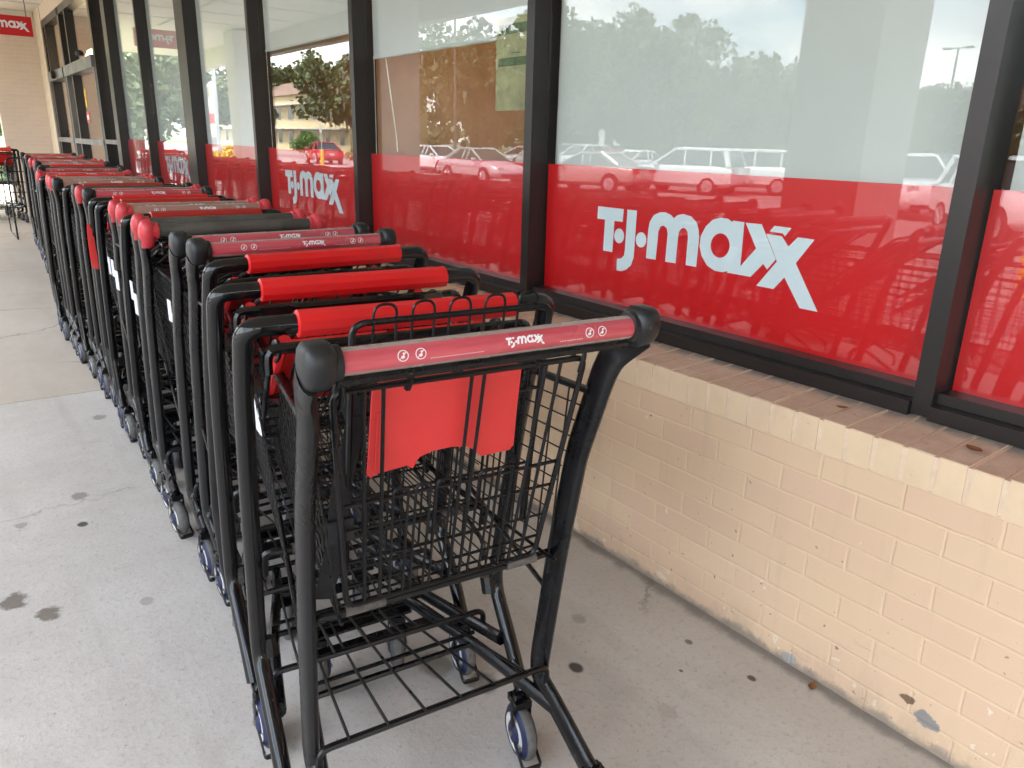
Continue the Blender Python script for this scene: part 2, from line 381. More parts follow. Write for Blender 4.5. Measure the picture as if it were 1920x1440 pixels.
MAT['bark'] = simple('bark', (.11, .085, .065), .9, var=.35, scale=3)
MAT['yellow'] = simple('yellow_paint', (.80, .45, .02), .5)
MAT['deadleaf'] = simple('dead_leaf', (.20, .085, .03), .7, var=.3, scale=40)

# ------------------------------------------------------------------ ground
WX = 1.618          # outer face of the brick wall
GX = 1.868          # outer face of the glass
EY = 16.4           # end wall
def grid_plane(name, x0, x1, y0, y1, z, mat):
    b = MB(); b.add([(x0,y0,z),(x1,y0,z),(x1,y1,z),(x0,y1,z)], [(0,1,2,3)]); o = b.build(name, mat, smooth=0); tag(o, kind='structure'); return o
JOINTS = [-1.2, 1.2-3.95, 4.35, 5.88, 7.4, 8.93, 10.45, 12.0, 13.5, 15.0]
b = MB(); ys = sorted([-9.0]+[j for j in JOINTS if j > 3 or j < -2]+[EY+.3, EY+7.3])
for i in range(len(ys)-1):
    b.box((-2.35, ys[i]+.004, -.10), (1.62, ys[i+1]-.004, 0))
tag(b.build('sidewalk', MAT['concrete'], smooth=0), kind='structure')
b = MB(); b.box((-2.34, -9, -.11), (1.61, EY+7.2, -.012)); tag(b.build('joint_filler', MAT['gasket'], smooth=0), kind='structure')
b = MB(); b.box((-2.52, -9, -.20), (-2.354, EY+7.2, .001)); tag(b.build('curb', MAT['curb'], smooth=0), kind='structure')
def lotz(x): return -.14 if x > -2.5 else (-.14-.31*(-2.5-x)/7.5 if x > -10 else -.45)
b = MB(); b.add([(-2.5,-200,-.14),(-2.5,400,-.14),(-10,400,-.45),(-10,-200,-.45),(-300,-200,-.45),(-300,400,-.45)], [(0,1,2,3),(3,2,5,4)]); tag(b.build('parking_lot', MAT['asphalt'], smooth=0), kind='structure')
grid_plane('ground', -900, 900, -900, 900, -.60, MAT['lawn'])
b = MB()
for i in range(26):
    y = -6+i*2.75
    b.add([(-20.9,y,-.446),(-15.9,y+3.4,-.446),(-15.9,y+3.53,-.446),(-20.9,y+.13,-.446)], [(0,1,2,3)])
    b.add([(-33.,y,-.446),(-28.,y,-.446),(-28.,y+.12,-.446),(-33.,y+.12,-.446)], [(0,1,2,3)])
tag(b.build('parking_lines', MAT['line'], smooth=0), kind='structure')
grid_plane('lawn', -120, -39, -60, 260, -.38, MAT['lawn'])

# ------------------------------------------------------------------ store building
LOGO = {'T': [(0,0),(.143,0),(.142,-.048),(.097,-.048),(.096,-.168),(.043,-.168),(.044,-.048),(0,-.048)],
 'J': [(.163,0),(.213,0),(.214,-.149),(.213,-.175),(.202,-.205),(.177,-.226),(.151,-.235),(.126,-.235),(.124,-.19),(.146,-.186),(.161,-.173),(.164,-.151)],
 'm': [(.277,-.168),(.278,-.065),(.282,-.035),(.3,-.009),(.329,.004),(.355,.006),(.382,-.001),(.397,-.011),(.413,.001),(.439,.007),(.474,.002),(.501,-.015),(.513,-.039),(.519,-.065),(.518,-.167),(.47,-.167),(.469,-.071),(.465,-.052),(.457,-.043),(.446,-.04),(.435,-.044),(.426,-.056),(.424,-.076),(.423,-.167),(.373,-.168),(.374,-.068),(.368,-.05),(.352,-.041),(.337,-.046),(.329,-.064),(.326,-.167)],
 'a': [(.653,.004),(.698,.003),(.702,-.139),(.754,-.074),(.703,.002),(.765,.003),(.832,-.099),(.805,-.135),(.788,-.119),(.746,-.167),(.652,-.167),(.652,-.162),(.63,-.169),(.599,-.168),(.565,-.156),(.537,-.126),(.524,-.094),(.525,-.06),(.543,-.025),(.571,0),(.601,.009),(.632,.008),(.651,-.001)],
 'acc': [(.812,.003),(.873,.002),(.854,-.026),(.845,-.017),(.797,-.016)],
 'x': [(.786,-.025),(.843,-.026),(.871,-.054),(.899,-.023),(.956,-.024),(.904,-.101),(1,-.235),(.938,-.235),(.871,-.15),(.837,-.192),(.772,-.192),(.837,-.105)]}
def ell(cx, cy, rx, ry, n=22): return [(cx+rx*cos(2*pi*i/n), cy+ry*sin(2*pi*i/n)) for i in range(n)]
def logo(b, fn, th=0, mi=0):
    for k in ('T', 'J', 'm', 'acc', 'x'): b.poly([LOGO[k]], fn, th, mi)
    b.poly([LOGO['a'], ell(.611, -.082, .0395, .0405)], fn, th, mi)
    b.poly([ell(.128, -.102, .027, .028)], fn, th, mi); b.poly([ell(.245, -.104, .027, .028)], fn, th, mi)

store = empty('store_building', (WX, 4, 0), label='single storey shop building with bronze framed windows above a cream painted brick wall', cat='building')
store.location = (0, 0, 0)
# knee wall (box) and rowlock ledge of single bricks
WY0, WY1 = -3.0, 11.08
b = MB(); b.box((WX, WY0, -.05), (1.84, WY1, .606)); b.build('brick_wall', MAT['brickwall'], store, smooth=0)
b = MB(); y = WY0; rr = random.Random(3)
while y < WY1-.05:
    j = rr.uniform(-.002, .002); x0 = WX-.0078+rr.uniform(-.0013, .0013); zt = .690+rr.uniform(-.0015, .0015)
    ya, yb = y+.0045, y+.0677-.0045; e = .0022
    z0, z1, x1, z2 = .608, zt, 1.86, zt+.012
    v = [(x0,ya,z0),(x0,yb,z0),(x1,yb,z0),(x1,ya,z0),(x0,ya+e,z1-e*1.3),(x0,yb-e,z1-e*1.3),(x0+e*1.3,yb-e*.3,z1),(x0+e*1.3,ya+e*.3,z1),(x1,yb,z2),(x1,ya,z2)]
    b.add(v, [(0,1,5,4)], 0); b.add(v, [(4,5,6,7)], 1 if rr.random() < .5 else 0); b.add(v, [(7,6,8,9)], 1)
    b.add(v, [(0,4,7,9,3),(1,2,8,6,5),(0,3,2,1)], 2); y += .0677
b.add([(WX-.0055,WY0,.609),(WX-.0055,WY1,.609),(WX-.0055,WY1,.6865),(WX-.0055,WY0,.6865),(1.86,WY0,.6985),(1.86,WY1,.6985)], [(0,1,2,3),(3,2,5,4)], 2)
b.build('brick_ledge', MAT['rowlock'], store, smooth=0)

# window head, fascia wall, roof, side walls, interior
HZ = 3.0; CZ = 3.22
b = MB(); b.box((1.80, WY0, HZ), (2.05, 15.6, CZ+1.2)); b.build('upper_wall', MAT['stucco'], store, smooth=0)
b = MB(); b.box((1.79, 15.58, 0), (2.05, EY, CZ+1.2)); b.build('pilaster', MAT['stucco'], store, smooth=0)
b = MB(); b.box((WX, WY0-12, -.05), (2.05, WY0-.003, CZ+1.2)); b.build('side_wall', MAT['brickwall'], store, smooth=0)
b = MB(); b.box((2.05, WY0, -.1), (9, EY, -.004)); b.build('store_floor', MAT['interior_floor'], store, smooth=0)
b = MB(); b.box((2.05, WY0, CZ), (9, EY, CZ+.2)); b.build('store_ceiling', MAT['soffit'], store, smooth=0)
b = MB(); b.box((9, WY0, -.1), (9.2, EY, CZ)); b.box((2.06, WY0, -.1), (9, WY0+.1, CZ)); b.box((2.06, EY-.1, -.1), (9, EY, CZ)); b.build('inner_wall', MAT['interior'], store, smooth=0)
b = MB(); b.box((2.62, WY0+.2, 0), (2.70, 9.9, 2.55)); b.build('display_partition', MAT['interior'], store, smooth=0)
em = NT('ceiling_lamp'); em.b.inputs['Emission Color'].default_value = (1, .72, .38, 1); em.b.inputs['Emission Strength'].default_value = 2.2; MAT['lamp'] = em.m
for (x, yy) in ((3.4, 10.6), (3.6, 12.2), (4.6, 14.0), (2.35, 2.9), (2.35, 4.6)):  # warm lamps by the doors; the two nearer ones added to light the interior
    b = MB(); b.box((x-.15, yy-.55, CZ-.07), (x+.15, yy+.55, CZ-.01)); b.build('ceiling_lamp', MAT['lamp'], store, smooth=0)

def window(y0, y1, shade_z=None, has_logo=False, film_top=1.2262, chain=False, mull=.045):
    """one glazed bay between mullions; y0 < y1"""
    F0, F1 = 1.80, 1.925
    fr = MB()
    fr.box((F0, y0-mull, .704), (F1, y0, HZ))                                  # mullion at the near side
    fr.box((F0+.052, y0, .704), (F0+.058, y0+.012, HZ))                         # gasket ridge
    fr.box((F0-.012, y0+.001, .700), (F1, y1-.001, .735)); fr.box((F0+.022, y0+.001, .736), (F1, y1-.001, .762))
    fr.box((F0, y0+.001, HZ-.06), (F1, y1-.001, HZ-.002))
    wo = fr.build('window', MAT['alu'], store, smooth=0)
    b = MB(); b.box((GX, y0-.001, .755), (GX+.006, y1+.001, HZ-.05)); b.build('pane', MAT['glass'], wo, smooth=0)
    b = MB(); b.box((GX+.010, y0+.006, .757), (GX+.011, y1-.006, film_top)); b.build('red_film', MAT['film'], wo, smooth=0)
    if has_logo:
        W = .899*(GX-.0/1.885)/1.868; yc = (y0+y1)/2+.015
        b = MB(); logo(b, lambda u, v, d: (GX+.009, yc+W/2-u*W, 1.092+v*W)); b.build('shop_lettering', MAT['logo'], wo, smooth=0)
    if shade_z is not None:
        b = MB(); b.box((GX+.030, y0+.022, shade_z), (GX+.032, y1-.03, HZ-.06)); b.tube([(GX+.031, y0+.022, shade_z), (GX+.031, y1-.03, shade_z)], .008, 8)
        b.build('roller_shade', MAT['shade'], wo)
    if chain:
        b = MB(); yy = y1-.018
        for xx, bot, k in ((GX+.034, chain, 1),):
            z = 2.9
            while z > bot:
                b.lathe((xx, yy+.004*sin(z*3), z-.003), (0, 0, 1), [(0, .0012), (.0018, .0028), (.0042, .0028), (.006, .0012)], 5); z -= .0085
        b.build('bead_chain', MAT['chain'], wo)
    return wo
window(-2.2, -.80, 1.20)
window(-.755, .770, 1.20)
window(.815, 2.335, 1.20, True, chain=1.19)
window(2.385, 3.827, 1.692, chain=1.2)
window(3.877, 5.397, 1.835, True, chain=1.2)
window(5.447, 6.95, 1.20)
window(7.209, 8.66, 1.20, True, mull=.26)
window(8.711, 10.15, 1.20)
# the cords hanging in front of the brown wall
b = MB(); b.tube([(GX+.045, 3.70, 1.69), (GX+.05, 3.66, 1.50), (GX+.045, 3.60, 1.30), (GX+.04, 3.585, 1.24)], .003, 5)
b.build('shade_cord', MAT['chain'], store)
# notices and shelf goods behind the glass
b = MB(); b.box((GX+.020, 2.44, 1.42), (GX+.022, 2.70, 1.76), 0); b.box((GX+.018, 2.46, 1.70), (GX+.0195, 2.68, 1.735), 1); b.box((GX+.018, 2.46, 1.585), (GX+.0195, 2.68, 1.615), 1)
b.box((GX+.018, 2.54, 1.63), (GX+.0195, 2.60, 1.632), 1)
b.build('window_notice', [simple('notice_paper', (.34, .31, .17), .8), simple('notice_green', (.09, .12, .06), .8)], store, smooth=0)

# entrance
b = MB(); b.lathe((2.40, 14.0, 2.30), (0, 0, 1), [(0, .30), (.18, .22), (.26, .06)], 16); lo = b.build('pendant_lamp', MAT['lamp'], store)
dw = MB()
for (ya, yb) in ((10.15, 10.36), (11.08, 11.20), (13.62, 13.74), (15.46, 15.58)): dw.box((1.80, ya, .0), (1.95, yb, HZ))
dw.box((1.80, 15.20, 0), (1.93, 15.28, HZ)); dw.box((1.81, 13.10, 0), (1.92, 13.18, HZ-.02))
dw.box((1.80, 11.2, HZ-.10), (1.95, 15.46, HZ))
door = dw.build('entrance_door', MAT['alu'], store, smooth=0)
b = MB(); b.box((1.77, 11.20, 2.06), (1.94, 13.62, 2.20)); b.box((1.77, 13.74, 2.06), (1.94, 15.46, 2.20)); b.build('door_header', MAT['alu_grey'], door, smooth=0)
b = MB()
for ya, yb in ((11.20, 13.62), (13.74, 15.46)):
    b.box((1.79, ya, 1.13), (1.93, yb, 1.20)); b.box((1.79, ya, 0), (1.93, yb, .12)); b.box((1.795, ya, .12), (1.92, ya+.05, 2.06)); b.box((1.795, yb-.05, .12), (1.92, yb, 2.06))
b.box((1.80, 10.36, .0), (1.93, 11.08, .10)); b.box((1.80, 10.36, 1.16), (1.93, 11.08, 1.21)); b.build('door_rail', MAT['alu_grey'], door, smooth=0)
b = MB()
for ya, yb in ((10.36, 11.08), (11.20, 13.62), (13.74, 15.46)): b.box((GX, ya, .1), (GX+.006, yb, HZ-.08))
b.build('door_pane', MAT['glass'], door, smooth=0)
b = MB()
b.lathe((1.76, 11.9, 2.235), (0, 0, 1), [(0, .05), (.04, .05), (.06, .03)], 12)
b.lathe((1.70, 14.5, 2.13), (1, 0, 0), [(0, .05), (.01, .06), (.06, .06)], 14); b.build('door_sensor', MAT['rubber'], door)
b = MB()
b.poly([ell(0, 0, .07, .07)], lambda u, v, d: (GX-.002, 12.62+u, 1.80+v)); b.poly([ell(0, 0, .07, .07)], lambda u, v, d: (GX-.002, 12.62+u, 1.68+v))
b.build('yellow_sticker', MAT['yellow'], door, smooth=0)
b = MB(); b.box((GX-.003, 12.5, 1.42), (GX-.001, 12.72, 1.56), 0); b.box((GX-.005, 12.53, 1.46), (GX-.0035, 12.69, 1.52), 1); b.build('red_sticker', [MAT['film'], MAT['white']], door, smooth=0)

# end wall, canopy, columns
ew = MB(); ew.box((1.08, EY, -.1), (2.05, EY+.3, CZ+1.2))
tag(ew.build('brick_wall', MAT['brickend'], smooth=0), 'cream painted brick wall closing off the far end of the walkway', 'wall')
b = MB(); b.box((1.09, EY-.03, 3.10), (1.78, EY-.002, CZ-.002)); tag(b.build('wall_trim', MAT['soffit'], smooth=0), 'pale trim board along the top of the far brick wall', 'trim')
b = MB(); b.box((-1.95, -15, CZ), (1.80, EY+6, CZ+.12))
cn = b.build('canopy', MAT['soffit'], smooth=0); tag(cn, 'cream canopy roof over the shop walkway with a flat soffit', 'canopy')
b = MB(); b.box((-2.15, -15, 2.83), (-1.95, EY+6, CZ+1.3)); b.build('fascia', MAT['soffit'], cn, smooth=0)
b = MB(); b.box((-2.15, -15, CZ+1.2), (9.2, EY+.3, CZ+1.3)); b.build('roof', MAT['stucco'], cn, smooth=0)
b = MB()
for y in np.arange(-14, EY, 1.22): b.box((-1.94, y, CZ-.012), (1.79, y+.045, CZ-.001))
b.box((-.1, -14.5, CZ-.020), (-.05, EY-.05, CZ-.0125)); b.build('soffit_batten', MAT['shade'], cn, smooth=0)
wheres = {-4.0: 'behind the near end of the cart row', 2.73: 'beside the nearest shopping carts', 9.6: 'opposite the window before the entrance', 15.6: 'standing by the far brick wall'}
for y in (-4.0, 2.73, 9.6, 15.6):
    b = MB(); b.box((-1.78, y+.12, -.02), (-1.20, y+.69, CZ-.03)); b.box((-1.81, y+.09, -.01), (-1.17, y+.72, .25))
    tag(b.build('column', MAT['column'], smooth=0), 'square grey stucco column carrying the canopy, ' + wheres[y], 'column', 'columns along the walkway')

# hanging blade sign
sg = empty('hanging_sign', (1.0, 12.0, 2.53), label='red hanging shop sign with white lettering under the canopy by the entrance', cat='sign')
sw = .36*1.15; sx1 = .285
b = MB(); b.box((sx1-.62, -.012, -.115), (sx1, .012, .113)); b.build('sign_board', MAT['film'], sg, smooth=0)
for nm, k, dy in (('lettering', 1, -.0135), ('lettering', -1, .0135)):
    b = MB(); W = .47; x0 = (sx1-.035-W) if k == 1 else (sx1-.035)
    logo(b, lambda u, v, d: (x0+k*u*W, dy, .05+v*W)); b.build(nm, MAT['white'], sg, smooth=0)
for xx in (sx1-.55, sx1-.05):
    b = MB(); b.tube([(xx, 0, .113), (xx, 0, CZ-2.53)], .006, 6); b.build('hanger_rod', MAT['alu_grey'], sg)

# ------------------------------------------------------------------ shopping carts
def mirror(pts): return [(-p[0], p[1], p[2]) for p in pts]
HZC = 1.03          # handle height
PROF_A = [(.010, 1.015), (.040, .990), (.066, .965), (.082, .925), (.105, .86), (.140, .765), (.184, .54), (.226, .255), (.222, .215), (.165, .195), (.115, .172), (.070, .150), (.040, .136), (.022, .132)]
PROF_B = [(.005, HZC-.02), (.030, .975), (.060, .90), (.100, .75), (.150, .50), (.175, .37), (.165, .33), (.085, .20), (.045, .155)]
HW = .254           # half distance between the uprights at the top
def lat(z): return HW-.001-.010*max(0, (.95-z))/.8+.016*max(0, min(1, (z-.945)/.06))

def wires_side(b, sgn):
    """basket side panel"""
    def P(q, z):
        t = (q-.13)/.66
        return (sgn*((.236-.066*t)-.030*(.90-z)/.34), q, z)
    zb = lambda q: .555+.03*(q-.13)/.66
    zr = lambda q: .895-.01*(q-.13)/.66
    for i in range(17):                                       # uprights
        q = .15+.64*i/16; b.tube([P(q, zb(q)), P(q, zr(q))], .0019, 5)
    z_ = lambda f: .56+.335*f
    for j in range(1, 11):
        fz = j/11; pts = [P(q, zb(q)+(zr(q)-zb(q))*fz) for q in (.19-.24*max(0, z_(fz)-.55), .30, .55, .795)]
        b.tube(pts, .0015, 5)
    b.tube([P(q, zb(q)) for q in (.13, .4, .795)], .0035, 6)
    return [P(q, zr(q)) for q in (.095, .3, .55, .795)]

def wheel(parent, pos, steer, tyre, rear):
    """fork part with wheel: rim + tyre; axle across s"""
    r = .0625; x, q, z = pos
    fk = MB(); top = .150
    for k in (-1, 1):
        fk.tube(fil([(k*.012, .012, top-r), (k*.021, .005, .070), (k*.021, 0, .0), (k*.021, -.012, -.012), (k*.021, -.052, -.040)] if rear else
                    [(k*.010, .03, top-r), (k*.021, .02, .068), (k*.021, 0, -.008)], .012, 3), .0095, 6, r2=.0024, ref=(0, 1, 0))
    if rear: fk.tube(fil([(-.021, -.05, -.039), (-.021, -.064, -.046), (.021, -.064, -.046), (.021, -.05, -.039)], .008, 3), .0075, 6, r2=.003, ref=(0, 0, 1))
    fk.box((-.019, -.012, top-r-.022), (.019, .035, top-r-.006)); fk.tube([(0, .015, top-r-.012), (0, .016, top-r+.004)], .014, 10)
    f = fk.build('caster_fork', MAT['frame'], parent); f.location = (x, q, r); f.rotation_euler = (0, 0, steer)
    rm = MB(); rm.lathe((-.0135, 0, 0), (1, 0, 0), [(-.0035, .012), (-.0035, .026), (.0015, .034), (-.003, .045), (-.0005, .0488), (.0275, .0488), (.030, .045), (.0255, .034), (.0305, .026), (.0305, .012)], 20)
    rm_o = rm.build('wheel', MAT['rim'], parent); rm_o.location = (x, q, r); rm_o.rotation_euler = (0, 0, steer)
    t = MB(); t.lathe((-.0145, 0, 0), (1, 0, 0), [(-.003, .0440), (-.0025, .050), (.004, .0585)], 28, 0, False); t.lathe((.0145, 0, 0), (-1, 0, 0), [(-.003, .0440), (-.0025, .050), (.004, .0585)], 28, 0, False)
    t.lathe((-.0105, 0, 0), (1, 0, 0), [(0, .0584), (.003, .0612), (.0105, .0625), (.018, .0612), (.021, .0584)], 28, 1, False)
    t.build('tyre', [tyre, MAT['tyre_grey']], rm_o)
    h = MB(); h.lathe((-.020, 0, 0), (1, 0, 0), [(-.004, .012), (-.002, .021), (.002, .0265), (.038, .0265), (.042, .021), (.044, .012)], 18); h.build('hub', MAT['tyre_blue'], rm_o)
    h = MB(); h.lathe((-.028, 0, 0), (1, 0, 0), [(0, .006), (.006, .0075), (.050, .0075), (.056, .006)], 6); h.build('axle_bolt', MAT['zinc'], rm_o)

def icon(b, cx, cz, fn, r=.0085):
    ring = [ell(cx, cz, r, r, 18), ell(cx, cz, r*.84, r*.84, 18)]
    b.poly(ring, fn)
    b.poly([[(cx-r*.62, cz-r*.52), (cx-r*.52, cz-r*.62), (cx+r*.62, cz+r*.52), (cx+r*.52, cz+r*.62)]], fn)
    b.poly([ell(cx+r*.15, cz+r*.35, r*.2, r*.2, 8)], fn); b.poly([[(cx-r*.4, cz-r*.1), (cx+r*.2, cz+r*.12), (cx+r*.3, cz-r*.3), (cx-r*.1, cz-r*.55)]], fn)

def make_cart(style, label='maroon', cap='rubber', tilt=0., front=False, tyres=('tyre_blue', 'tyre_grey'), wq=.10):
    rt = empty('shopping_cart', (0, 0, 0))
    A = style == 'A'
    # ---- uprights
    for k in (-1, 1):
        b = MB()
        if A:
            pts = fil([(k*lat(z), q, z) for q, z in (PROF_A if front else PROF_A[:9]+[(wq+.085, .195), (wq+.045, .158), (wq+.02, .140)])], .03, 3)
            b.tube(pts, .0140, 16, r2=.0290 if front else .0250, ref=(1, 0, 0))
            o = b.build('upright', MAT['frame'], rt)
        else:
            pts = [(k*.15, 0, HZC-.004), (k*.215, .004, HZC-.004), (k*.270, .006, HZC-.006)]+[(k*(lat(min(z, .94))+.016), q, z) for q, z in PROF_B[1:6]+[(.170, .33), (wq+.055, .20), (wq+.025, .150)]]
            b.tube(fil(pts, .045, 5), .0160, 12); o = b.build('upright', MAT['gloss'], rt)
        # hook of the lower rack and splice sleeve
        b = MB(); b.tube([(k*lat(.33), .182, .36), (k*lat(.33), .170 if not A else .205, .325)], .0185 if not A else .001, 10)
        if not A: b.build('leg_sleeve', MAT['frame'], o)
    # ---- base frame: two rails running to the front, flat cross plate
    b = MB()
    for k in (-1, 1):
        b.tube(fil([(k*lat(.19), .14 if A else .11, .186 if A else .24), (k*.195, .40, .190), (k*.135, .62, .192), (k*.118, .71, .180)], .05, 3), .0125, 10, r2=.0165, ref=(1, 0, 0))
    b.box((-.135, .655, .150), (.135, .715, .158)); b.tube([(-.185, .42, .192), (.185, .42, .192)], .007, 8)
    b.box((-.15, .53, .186), (.15, .57, .190))
    for k in (-1, 1): b.tube(fil([(k*.205, .52, .575), (k*.235, .29, .47), (k*lat(.4), .205, .435), (k*lat(.4), .205, .39)], .03, 3), .0055, 7)   # braces under the basket
    b.build('base_frame', MAT['frame'], rt)
    # ---- lower rack
    b = MB(); zr = .268
    b.tube(fil([(-lat(.2)+.004, .192, zr-.045), (-lat(.2)+.004, .190, zr), (lat(.2)-.004, .190, zr), (lat(.2)-.004, .192, zr-.045)], .022, 4), .0068, 8)
    b.tube([(-.19, .42, .222), (.19, .42, .222)], .005, 6); b.tube([(-.135, .66, .180), (.135, .66, .180)], .005, 6)
    for i in range(6):
        s0 = -.187+.374*i/5; b.tube([(s0, .178, zr+.009), (s0*.85, .42, .230), (s0*.66, .675, .188)], .0032, 6)
    b.build('lower_rack', MAT['wire'], rt)
    # ---- basket
    b = MB(); rims = []
    for k in (-1, 1): rims.append(wires_side(b, k))
    zf = lambda q: .555+.03*(q-.13)/.66
    for i in range(17):                                       # floor wires
        s0 = -.200+.400*i/16; tp = .136/.200
        pts = [(s0, .165, zf(.165)), (s0*(1+tp)/2, .48, zf(.48)), (s0*tp, .795, zf(.795)), (s0*tp*1.06, .80, .885)]
        b.tube(fil(pts, .02, 3), .0018, 5)
    for q in (.20, .30, .40, .50, .60, .70):
        hw = .206-.066*(q-.13)/.66; b.tube([(-hw, q, zf(q)-.004), (hw, q, zf(q)-.004)], .0026 if q != .5 else .004, 6)
    for j in range(1, 7):
        z = .585+.3*j/6; hw = .170-.030*(.90-z)/.34; b.tube([(-hw, .7985, z), (hw, .7985, z)], .0018, 5)
    b.build('basket', MAT['wire'], rt)
    b = MB()
    loop = rims[0]+rims[1][::-1]
    b.tube(fil(loop, .04, 4), .0062, 8, r2=.011, ref=(0, 0, 1)); b.build('basket_rim', MAT['frame'], rt)
    b = MB()                                                  # heavy bar behind the basket floor
    b.tube(fil([(-lat(.52)+.012, .196, .490), (-lat(.52)+.010, .188, .540), (-.20, .176, .545), (.20, .176, .545), (lat(.52)-.010, .188, .540), (lat(.52)-.012, .196, .490)], .02, 4), .0078, 10)
    cb = b.build('basket_crossbar', MAT['frame'], rt)
    for xa, xb in ((-.185, -.115), (.125, .19)):
        b = MB(); b.tube([(xa, .176, .545), (xb, .176, .545)], .0098, 10); b.build('worn_sleeve', MAT['worn'], cb)
    # ---- rear gate (hinged at the top, pushed forward in nested carts)
    HQ, HZ_ = .085, .962
    b = MB(); D = -.405; Q2 = .085          # gate hangs to z = HZ_+D, leaning forward by Q2
    def g(s, t, off=0.): return (s, Q2*t+off, D*t)
    b.tube(fil([g(-.216, 0), g(-.184, 1), g(.184, 1), g(.216, 0)], .02, 4, closed=True), .0052, 8, closed=True)
    b.tube([g(-.199, .50, .004), g(.199, .50, .004)], .0038, 6); b.tube([g(-.188, .90, .004), g(.188, .90, .004)], .0030, 6)
    b.tube([g(-.195, .62, .004), g(.195, .62, .004)], .0030, 6); b.tube([g(-.191, .78, .004), g(.191, .78, .004)], .0026, 6)
    for s0 in (-.170, -.140, .004, .026, .140, .168): b.tube([g(s0, 0), g(s0*.90, 1)], .0034, 6)
    for s0 in (-.108, -.066, -.026, .058, .100):
        b.tube(fil([g(s0*.9-.012, 1), g(s0*.93-.013, .46), g(s0*.93+.013, .46), g(s0*.9+.012, 1)], .013, 4), .0026, 6)
    for s0 in (-.1, .12): b.tube([g(s0, -.02, -.004), g(s0, .03, .006)], .006, 6)
    for s0 in (-.205, .205): b.tube(fil([g(s0, .06, -.006), g(s0, -.03, -.012), g(s0, -.05, .012), g(s0, .02, .022)], .01, 3), .0045, 6)
    ga = b.build('rear_gate', MAT['wire'], rt); ga.location = (0, HQ, HZ_); ga.rotation_euler = (R(tilt), 0, 0)
    # ---- seat back and red flap, folded against the gate
    b = MB(); up = .085 if front else .0
    def h(s, t): return (s, .040+.075*t, up+(D+.06-up)*t)
    if front:
        b.tube(fil([h(-.172, 1), h(-.170, 0), h(.170, 0), h(.172, 1)], .022, 5), .0052, 8)
        n = 5
        for i in range(n):
            c = -.120+.245*i/(n-1); b.tube(fil([h(c-.018, 1), h(c-.018, -.06), h(c+.018, -.06), h(c+.018, 1)], .018, 6), .0023, 6)
    else:
        b.tube(fil([h(-.172, 1), h(-.170, 0), h(.170, 0), h(.172, 1)], .022, 5), .0045, 6)
        for i in range(7): b.tube([h(-.14+.28*i/6, 0), h(-.14+.28*i/6, 1)], .0023, 5)
    b.tube([h(-.172, .35), h(.172, .35)], .003, 6); b.tube([h(-.172, .7), h(.172, .7)], .003, 6)
    sb = b.build('seat_back', MAT['wire'], rt); sb.location = (0, HQ, HZ_); sb.rotation_euler = (R(tilt), 0, 0)
    fb = MB()
    if A:
        # two-lobed panel with a thigh notch in its lower edge
        outl = [(u_+.006, v_) for u_, v_ in [(-.154, -.008), (-.143, -.001), (-.093, .005), (-.030, .007), (-.026, -.003), (-.008, -.004), (-.003, .003), (.090, -.003), (.097, -.011), (.099, -.080), (.103, -.158), (.098, -.165), (.043, -.166), (.036, -.160), (.029, -.152),
                (.015, -.142), (-.015, -.136), (-.049, -.137), (-.070, -.143), (-.078, -.152), (-.082, -.161), (-.090, -.155), (-.146, -.160), (-.152, -.166), (-.156, -.160)]]
        b0 = .018
        sl = lambda z: b0-.20*z
        fb.poly([outl], lambda u, v, d: (u, sl(v)+d, v), .004)
        n = len(outl)
        fb.add([(u, sl(v), v) for u, v in outl]+[(u, sl(v)+.004, v) for u, v in outl], [(i, (i+1) % n, n+(i+1) % n, n+i) for i in range(n)])
        edge = [(u, sl(v)+.002, v) for u, v in outl]
        fb.tube([edge[i] for i in (24, 0, 1, 2, 3)], .0026, 6); fb.tube([edge[i] for i in (6, 7, 8, 9, 10)], .0026, 6); fb.tube([edge[i] for i in (19, 20, 21)], .0026, 6)
        fb.tube([(-.140, sl(-.05)-.001, -.05), (-.141, sl(-.152)-.001, -.152)], .0018, 5)
    else:
        for (a0, a1) in ((-.185, -.010), (.010, .185)):
            outl = [(a0, .0), (a1, .0), (a1, -.235), (a1-.03 if a1 > 0 else a1-.01, -.25), (a0+.03, -.25), (a0, -.235)]
            fb.poly([outl], lambda u, v, d: (u, .016-.19*v+d, v), .006)
            n = len(outl); fb.add([(u, .016-.19*v, v) for u, v in outl]+[(u, .022-.19*v, v) for u, v in outl], [(i, (i+1) % n, n+(i+1) % n, n+i) for i in range(n)])
        fb.tube([(-.185, .03, -.012), (-.185, .06, -.2)], .012, 8); fb.tube([(.185, .03, -.012), (.185, .06, -.2)], .012, 8)
    fo = fb.build('seat_flap', MAT['flap'] if A else MAT['bright'], sb, smooth=30)
